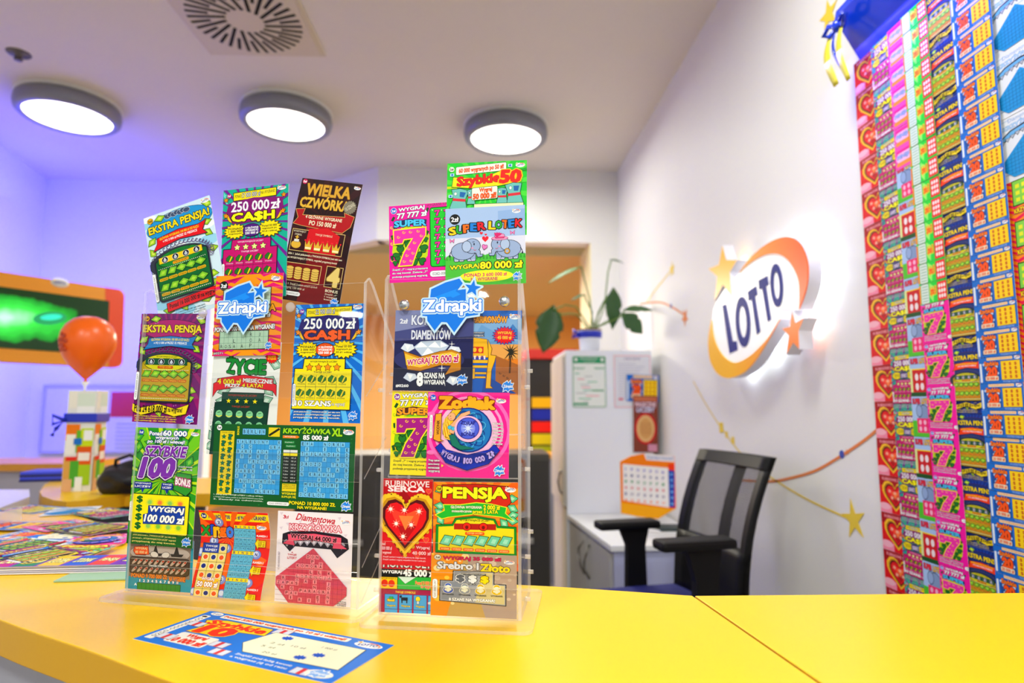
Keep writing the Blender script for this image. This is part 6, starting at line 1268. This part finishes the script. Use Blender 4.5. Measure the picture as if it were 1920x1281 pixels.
def backpanel(b, y0, y1, z0, z1, th, m, tz=0):
    N, Mm = 8, 8; g = [[[b.b.verts.new(bp(y0+(y1-y0)*i/N, z0+(z1-z0)*j/Mm, o)) for j in range(Mm+1)] for i in range(N+1)] for o in (0, -th)]
    k = b.mi(m)
    def F(q): f = b.b.faces.new(q); f.material_index = k; f.smooth = True
    for i in range(N):
        for j in range(Mm):
            F((g[0][i][j], g[0][i+1][j], g[0][i+1][j+1], g[0][i][j+1])); F((g[1][i][j], g[1][i][j+1], g[1][i+1][j+1], g[1][i+1][j]))
    for i in range(N):
        for j in (0, Mm): F((g[0][i][j], g[0][i+1][j], g[1][i+1][j], g[1][i][j]))
    for j in range(Mm):
        for i in (0, N): F((g[0][i][j], g[0][i][j+1], g[1][i][j+1], g[1][i][j]))
b = MB()
for y0, y1 in ((-.212, -.178), (.178, .212)): backpanel(b, y0, y1, .66, 1.150, .025, BLK)
backpanel(b, -.212, .212, 1.11, 1.152, .026, BLK); backpanel(b, -.212, .212, .66, .86, .026, BLK); b.build('back_frame', ch)
b = MB(); N = 10
g = [[b.b.verts.new(bp(-.179+.358*i/N, .86+.252*j/N, -.006)) for j in range(N+1)] for i in range(N+1)]; k = b.mi(mesh_fabric())
for i in range(N):
    for j in range(N): f = b.b.faces.new((g[i][j], g[i+1][j], g[i+1][j+1], g[i][j+1])); f.material_index = k; f.smooth = True
b.build('back_mesh', ch)
b = MB(); backpanel(b, -.02, .02, .62, 1.12, .02, BLK); bmesh.ops.translate(b.b, verts=b.b.verts, vec=(-.03, 0, 0)); b.build('back_spine', ch)
b = MB(); b.box((-.21, -.05, .545), (-.11, .05, .60), BLK, bev=.006); b.box((-.20, -.04, .56), (-.165, .04, .72), BLK, bev=.006); b.build('back_bracket', ch)

# ================================================================== LEFT SIDE
tv = empty('wall_screen', (-2.35, 3.43, 1.775), rot=(R_(-4), 0, R_(55.2)), label='screen with green picture in an orange frame hanging at the left', cat='screen')
ORF = mat('orange_frame', '#f29a14', .35); OR2 = mat('orange_frame_end', '#ee4a14', .35)
b = MB(); w2, h2 = .40, .235
def rr(x0, z0, x1, z1, r): 
    P = []
    for cx, cz, a in ((x1-r, z0+r, -90), (x1-r, z1-r, 0), (x0+r, z1-r, 90), (x0+r, z0+r, 180)): P += [(cx+r*math.cos(R_(a+t)), cz+r*math.sin(R_(a+t))) for t in (0, 30, 60, 90)]
    return P
b.prism(rr(-w2, -h2, w2, h2, .035), 0, .05, ORF, ax=1); b.build('frame', tv)
b = MB(); b.prism([(w2-.075, -h2+.001), (w2-.035, -h2+.001), (w2-.001, -h2+.035), (w2-.001, h2-.035), (w2-.035, h2-.001), (w2-.11, h2-.001)], -.002, 0, OR2, ax=1); b.build('frame_end', tv, label='red-orange right end of the frame')
def screen_mat():
    m = bpy.data.materials.new('screen_picture'); m.use_nodes = True; nt = m.node_tree; bs = nt.nodes['Principled BSDF']; bs.inputs['Base Color'].default_value = (.005, .01, .005, 1); bs.inputs['Roughness'].default_value = .2
    tc = nt.nodes.new('ShaderNodeTexCoord'); mp = nt.nodes.new('ShaderNodeMapping'); mp.inputs['Location'].default_value = (.35, 0, .02); mp.inputs['Scale'].default_value = (1.9, 0, 6.0); nt.links.new(tc.outputs['Object'], mp.inputs[0])
    no = nt.nodes.new('ShaderNodeTexNoise'); no.inputs['Scale'].default_value = 9; nt.links.new(tc.outputs['Object'], no.inputs[0])
    ln = nt.nodes.new('ShaderNodeVectorMath'); ln.operation = 'LENGTH'; nt.links.new(mp.outputs[0], ln.inputs[0])
    ad = nt.nodes.new('ShaderNodeMath'); ad.operation = 'MULTIPLY_ADD'; nt.links.new(no.outputs[0], ad.inputs[0]); ad.inputs[1].default_value = .5; nt.links.new(ln.outputs['Value'], ad.inputs[2])
    r = nt.nodes.new('ShaderNodeValToRGB'); e = r.color_ramp.elements; e[0].position = .25; e[0].color = (.45, 1, .6, 1); e[1].position = 1.35; e[1].color = (.0, .02, .0, 1)
    q = e.new(.55); q.color = (.03, .7, .05, 1); q = e.new(.95); q.color = (.0, .22, .01, 1); nt.links.new(ad.outputs[0], r.inputs[0]); nt.links.new(r.outputs[0], bs.inputs['Emission Color']); bs.inputs['Emission Strength'].default_value = 2.2; return m
b = MB(); b.box((-w2+.03, -.004, -.165), (w2-.085, -.0021, .155), screen_mat()); b.build('screen', tv)
CY = mat('screen_cyan', '#2ae0c0', .4, emit='#20e0c0', es=.9)
b = MB(); b.prism([(x*.001, z*.001) for x, z in ell_pts(20, 15, 80, 36, 24, 12)], -.0052, -.0046, mat('screen_dark_green', '#0a9a50', .4, emit='#0a9a60', es=.8), ax=1); 
b.prism([(x*.001, z*.001) for x, z in ell_pts(25, 22, 52, 16, 24, 12)], -.0058, -.0053, CY, ax=1); b.build('screen_emblem', tv)
b = MB(); b.lathe([(0, -.003), (.045, -.003), (.045, 0), (0, 0)], mat('badge_white', '#f4f0e4', .4), 20, M=Matrix.Translation((.06, -.0004, h2-.012)) @ Matrix.Rotation(R_(90), 4, 'X') @ Matrix.Diagonal((1, .6, 1, 1))); b.build('badge', tv)
A = Art(.075, .028, (0, 0, 100, 38), None, dz=3e-4); A.T('LOTTO', 12, 9, 88, 30, '#1c3fa0', b=.06); A.star(14, 8, 8, '#f7b500'); o = bpy.data.objects.new('badge_lettering', A.build('badge_lettering')); COL.objects.link(o); o.parent = tv; o.location = (.0225, -.0036, h2+.002)
b = MB(); b.tube([(0, .051, 0), (-.05, .20, 0), (-.30, .50, 0)], .018, mat('mount_grey', '#8a8a9a', .4)); b.build('wall_arm', tv)

# notice board on the far wall
FR = mat('board_frame', '#b8b8cc', .4)
a = at_y(84, 722, 4.86); c = at_y(330, 850, 4.86); a.x = max(a.x, -3.36)
nb = empty('notice_board', (a.x, 4.875, c.z), label='framed white notice board with a red panel on the wall behind the gift box', cat='notice board')
w, h = c.x-a.x, a.z-c.z
b = MB(); b.box((0, -.02, 0), (w, -.001, h), mat('board_paper', '#dcdae6', .5)); b.build('sheet', nb)
b = MB(); t = .018
for lo, hi in (((0, -.03, 0), (w, -.0005, t)), ((0, -.03, h-t), (w, -.0005, h)), ((0, -.03, t), (t, -.0005, h-t)), ((w-t, -.03, t), (w, -.0005, h-t))): b.box(lo, hi, FR)
b.build('frame', nb)
b = MB(); b.box((.50*w, -.024, h*.53), (w-.03, -.0205, h*.9), mat('red_panel', '#d0283c', .5))
for i in range(8): b.box((.55*w, -.022, h*.42-i*.03), (w-.08, -.0205, h*.42-i*.03+.008), mat('print_grey', '#9aa0c0', .5))
b.build('print', nb)

# gift box with balloon
gx = at_y(158, 760, 2.04); gb = empty('gift_box', (gx.x, 2.06, 1.0503), rz=R_(8), label='tall box wrapped in colourful cards with a blue ribbon under the balloon', cat='gift box')
gz = at_y(160, 732, 2.02).z-1.0503; bw = .041
b = MB(); b.box((-bw, -bw, 0), (bw, bw, gz), mat('box_white', '#e8e6e2', .5)); b.build('box', gb)
b = MB(); k = 0
for x0, z0, x1, z1, c in ((-.9, .82, -.35, .99, '#f0ece2'), (-.3, .80, .9, .97, '#dfe8dc'), (-.3, .72, .9, .84, '#f4f4f4'), (-.95, .50, .0, .66, '#e8841c'), (-.9, .36, -.25, .56, '#f2f0ea'), (-.2, .38, .5, .60, '#6ab43a'), (.1, .44, .95, .62, '#c8d82a'), (.3, .50, .9, .60, '#f4f4f4'), (-.1, .24, .9, .44, '#d8641c'), (0, .30, .8, .38, '#f4ece4'), (-.95, .10, -.5, .34, '#d8a85a'), (-.5, .04, .1, .30, '#5aa83a'), (.1, .06, .9, .26, '#a8c82a'), (-.1, .0, .4, .14, '#f2f2f2'), (-.95, .0, -.3, .12, '#e0b48a'), (-.35, .46, .2, .52, '#2a7ac8'), (-.8, .30, -.1, .34, '#d83a2a')):
    k += 1; b.box((x0*bw, -bw-.0004-k*.0002, z0*gz), (x1*bw, -bw-k*.0002, z1*gz), ink(c)); b.box((bw+k*.0002, x0*bw, z0*gz), (bw+.0004+k*.0002, x1*bw, z1*gz), ink(c))
b.build('wrapping', gb)
b = MB(); b.box((-bw-.006, -bw-.006, .68*gz), (bw+.006, bw+.006, .68*gz+.028), mat('pot_ribbon', '#1c2fc0', .4), bev=.002)
b.tube([(-bw, -bw-.008, .70*gz), (-bw-.03, -bw-.02, .75*gz), (-bw-.028, -bw-.02, .66*gz), (-bw, -bw-.008, .70*gz), (-bw-.02, -bw-.015, .62*gz), (-bw-.03, -bw-.015, .55*gz)], .006, mat('pot_ribbon', '#1c2fc0', .4)); b.build('ribbon', gb)
bl = empty('balloon', (at_y(160, 715, 2.06).x, 2.06, 1.0503+gz+.0005), label='orange balloon on a white stick above the gift box', cat='balloon')
bz = at_y(163, 648, 2.06).z-1.0508-gz; R0 = .080
prof = [(.0, -1.30), (.10, -1.27), (.05, -1.20), (.12, -1.14), (.34, -.95), (.60, -.72), (.82, -.42), (.96, -.10), (1, .15), (.95, .45), (.80, .72), (.55, .92), (.28, 1.01), (0, 1.03)]
b = MB(); b.lathe([(r*R0, bz+z*R0*1.16) for r, z in prof], mat('balloon_orange', '#ff6a0a', .3, spec=.5), 40); b.build('envelope', bl)
b = MB(); 
for k, (q, z) in enumerate(((-128, .012), (-120, .03), (-110, .024), (-105, .008), (-114, -.006), (-124, -.004), (-116, .012), (-118, -.02), (-108, -.018))):
    b.lathe([(0, 0), (.0075, 0), (.0075, .0006), (0, .0006)], mat('balloon_print', '#c8400c', .5), 12, M=Matrix.Translation((.0802*math.cos(R_(q)), .0802*math.sin(R_(q)), bz+z)) @ Matrix.Rotation(R_(q), 4, 'Z') @ Matrix.Rotation(R_(90), 4, 'Y'))
b.build('print', bl)
b = MB(); b.lathe([(0, 0), (.004, 0), (.004, bz-1.47*R0), (0, bz-1.47*R0)], mat('stick_white', '#f0f0f4', .4), 10); b.lathe([(.004, bz-1.68*R0), (.013, bz-1.52*R0), (.013, bz-1.47*R0), (.004, bz-1.62*R0)], mat('stick_white', '#f0f0f4', .4), 12); b.build('stick', bl)

# blurred things behind: booklets, bag, dark cabinet, rack
def booklet(px, py, z, w, d, h, rz, c1, c2, label):
    p = at_z(px, py, z); r = empty('booklet_stack', (p.x, p.y, z), rz=R_(rz), label=label, cat='booklets')
    n = 4
    for i in range(n):
        b = MB(); e = .003*(i % 2); b.box((-w/2+e, -d/2-e, i*h/n+.0002), (w/2+e, d/2-e, (i+1)*h/n-.0002), mat('paper_'+(c1 if i % 2 == 0 else c2), c1 if i % 2 == 0 else c2, .5)); b.build('booklet', r)
booklet(100, 900, 1.0503, .16, .12, .035, 12, '#2a2a6a', '#3a4ae0', 'stack of blue and dark booklets beside the gift box')
bag = empty('handbag', (at_z(212, 925, 1.05).x+.05, 1.99, 1.0505), label='black slouched bag lying behind the scattered cards', cat='bag')
b = MB(); bmesh.ops.create_icosphere(b.b, subdivisions=4, radius=1)
for v in b.b.verts:
    n = math.sin(v.co.x*5+1)*math.cos(v.co.z*6)*.10+math.sin(v.co.y*7+v.co.z*3)*.06; v.co *= 1+n
    v.co.x *= .10; v.co.y *= .07; v.co.z = max(v.co.z, -.7)*.055+.0386
b.mi(mat('bag_black', '#15131c', .5))
for f in b.b.faces: f.smooth = True
b.build('bag_body', bag)
b = MB(); b.tube([(-.06, 0, .06), (-.04, -.03, .10), (0, -.03, .115), (.04, -.03, .10), (.06, 0, .06)], .005, mat('bag_black', '#15131c', .5)); b.build('strap', bag)
dcb = empty('storage_cabinet', (-.95, 3.3, 0), label='dark grey low cabinet seen through the gap between the stands', cat='cabinet')
b = MB(); b.box((0, 0, 0), (1.33, .4, 1.06), mat('dark_cabinet', '#4a4640', .4)); b.build('body', dcb)
for k in range(3):
    b = MB(); b.box((.02+k*.44, -.016, .03), (.44+k*.44, -.0005, 1.03), mat('dark_cabinet_door', '#3a3733', .35)); d = b.build('door', dcb)
    b = MB(); b.box((.10+k*.44, -.03, .60), (.36+k*.44, -.0165, .63), mat('door_grip', '#b8b4ac', .3, metal=.5), bev=.004); b.build('handle', d)
rk = empty('display_rack', (.42, 5.1, 0), label='shop rack with red top and colourful magazines in the room behind', cat='display rack')
b = MB(); b.box((0, 0, 0), (.30, .4, 1.70), mat('rack_black', '#1c1618', .5)); b.build('body', rk)
b = MB(); b.box((-.03, -.04, 1.705), (.40, .44, 1.79), mat('rack_red', '#d8281c', .4), bev=.01); b.build('top_board', rk)
b = MB()
for i in range(4): b.box((.22, -.01, 1.40+i*.07), (.28, -.001, 1.44+i*.07), mat('rack_pink', '#e87ab8', .5))
b.build('lettering', rk)
for i, c in enumerate(('#f2c21c', '#2a3ab0', '#e0281c', '#d8d22a', '#b8c82a', '#2a8a3a', '#f2c21c', '#c8d83a')):
    b = MB(); b.box((.02, -.02-.004*(i % 2), 1.30-i*.10), (.29, -.001, 1.385-i*.10), ink(c)); b.build('magazine', rk)
gc = empty('grey_counter', (.2, 4.7, 0), label='grey low counter in the doorway left of the tall cabinet', cat='counter')
b = MB(); b.box((0, 0, 0), (.60, .3, .92), mat('grey_counter', '#8c8c98', .5)); b.build('body', gc)
b = MB(); b.box((-.02, -.02, .921), (.62, .32, .95), mat('orange_ledge', '#e09a2a', .4)); b.build('top', gc)

# ================================================================== LOOSE CARDS ON THE COUNTER
lib = {}
def lc(k):
    if k not in lib:
        lib[k] = {'pension': lambda: art_pension(.10, .155), 'white': lambda: art_pension(.10, .155, True), 'teal': lambda: art_cash(.10, .155, **TEAL), 'blue': lambda: art_cash(.10, .155, **BLUE), 'green': lambda: art_fast_hundred(.10, .16), 'zodiac': lambda: art_zodiac(.105, .105),
                  'fifty': lambda: art_fast_fifty(.105, .10), 'diamond': lambda: art_strip_diamond(.105, .12), 'ten': lambda: art_fast_ten(.20, .10), 'xl': lambda: art_cross_xl(.20, .10), 'bluelow': lambda: art_strip_blue(.2, .1), 'seven': lambda: art_seven(.105, .105), 'bingo': lambda: art_bingo(.105, .13), 'orange': lambda: art_pension_orange(.109, .109)}[k]().build('scratch_card')
    return lib[k]
LOOSE = [(60, 955, 'blue', 80, 'blue card lying flat farthest back on the left of the counter'), (135, 958, 'diamond', 30, 'white card with blue diamond print lying flat near the black bag'), (200, 962, 'teal', 70, 'teal card lying flat beside the black bag'),
         (30, 985, 'bluelow', 10, 'blue low card lying at the left edge of the scattered cards'), (115, 985, 'seven', -20, 'pink card with a seven lying flat among the scattered cards'), (170, 990, 'pension', 75, 'purple card lying flat behind the wide stand'), (215, 988, 'fifty', 15, 'green card lying flat against the wide stand'),
         (90, 1005, 'ten', 5, 'pale blue and white card lying flat in the middle of the scattered cards'), (185, 1013, 'zodiac', 30, 'pink round-patterned card lying flat behind the wide stand'), (40, 1022, 'white', 80, 'white and green card lying flat left of the folded stack'),
         (135, 1035, 'orange', 12, 'orange and green card lying flat behind the folded stack'), (70, 1040, 'pension', 72, 'purple card lying flat behind the folded stack, leftmost')]
for i, (px, py, k, rz, lb) in enumerate(LOOSE):
    z = 1.0508+.0014*(i % 6)+.0003*i; p = at_z(px, py, z); m = lc(k)
    o = bpy.data.objects.new('scratch_card', m); COL.objects.link(o); xs = [v.co for v in m.vertices]; w = max(v.x for v in xs); h = -min(v.z for v in xs)
    o.matrix_world = Matrix.Translation(p) @ Matrix.Rotation(R_(rz-12), 4, 'Z') @ Matrix.Rotation(R_(-90), 4, 'X') @ Matrix.Translation((-w/2, 0, h/2)); tag(o, lb, 'scratch card', 'scratch cards scattered on the counter')
fs = empty('folded_card_stack', at_z(128, 1066, 1.0503), rz=R_(2), label='folded stack of colourful cards at the front of the scattered cards', cat='card stack')
for i in range(4):
    b = MB(); b.box((-.11+i*.002, -.035+i*.001, .0005+i*.0028), (.12, .035, .0026+i*.0028), mat('fold_paper', ('#e8e4ec', '#c8c4d8')[i % 2], .4), bev=.0008); b.build('sheet', fs)
a = Art(.228, .07, (0, 0, 300, 92), '#8a4ab0')
for i in range(6): a.rect(i*50, 4, i*50+44, 88, ('#c82a8a', '#2a8a5a', '#e8c81c', '#2a6ac8', '#e8502a', '#7a3aa8')[i]); a.T(('CASH', '50', 'LOTEK', 'ZODIAK', 'PENSJA', '7')[i], i*50+5, 30, i*50+40, 60, '#f4f0a0', '#3a1a4a', .06, b=.06)
o = bpy.data.objects.new('top_sheet', a.build('top_sheet')); COL.objects.link(o); o.parent = fs; o.rotation_euler = (R_(-90), 0, 0); o.location = (-.106, .035, .0124)
fs2 = empty('folded_card_stack', at_z(182, 1083, 1.0503), rz=R_(4), label='thin pale green folded card in front of the folded stack, left of the wide stand', cat='card stack')
b = MB(); b.box((-.05, -.022, .0003), (.06, .022, .0013), mat('fold_green', '#9fc4a0', .45)); b.box((-.05, -.022, .0015), (.06, .021, .0024), mat('fold_green', '#9fc4a0', .45)); b.build('sheet', fs2)
cp = empty('acrylic_card_box', at_z(8, 984, 1.0503), rz=R_(-10), label='small clear acrylic box at the left picture edge', cat='card box')
b = MB(); b.box((-.10, -.03, .0005), (.012, .03, .004), ACR); b.box((.008, -.03, .0042), (.012, .03, .032), ACR_E); b.box((-.10, -.03, .0042), (.0078, -.027, .032), ACR); b.build('tray', cp)
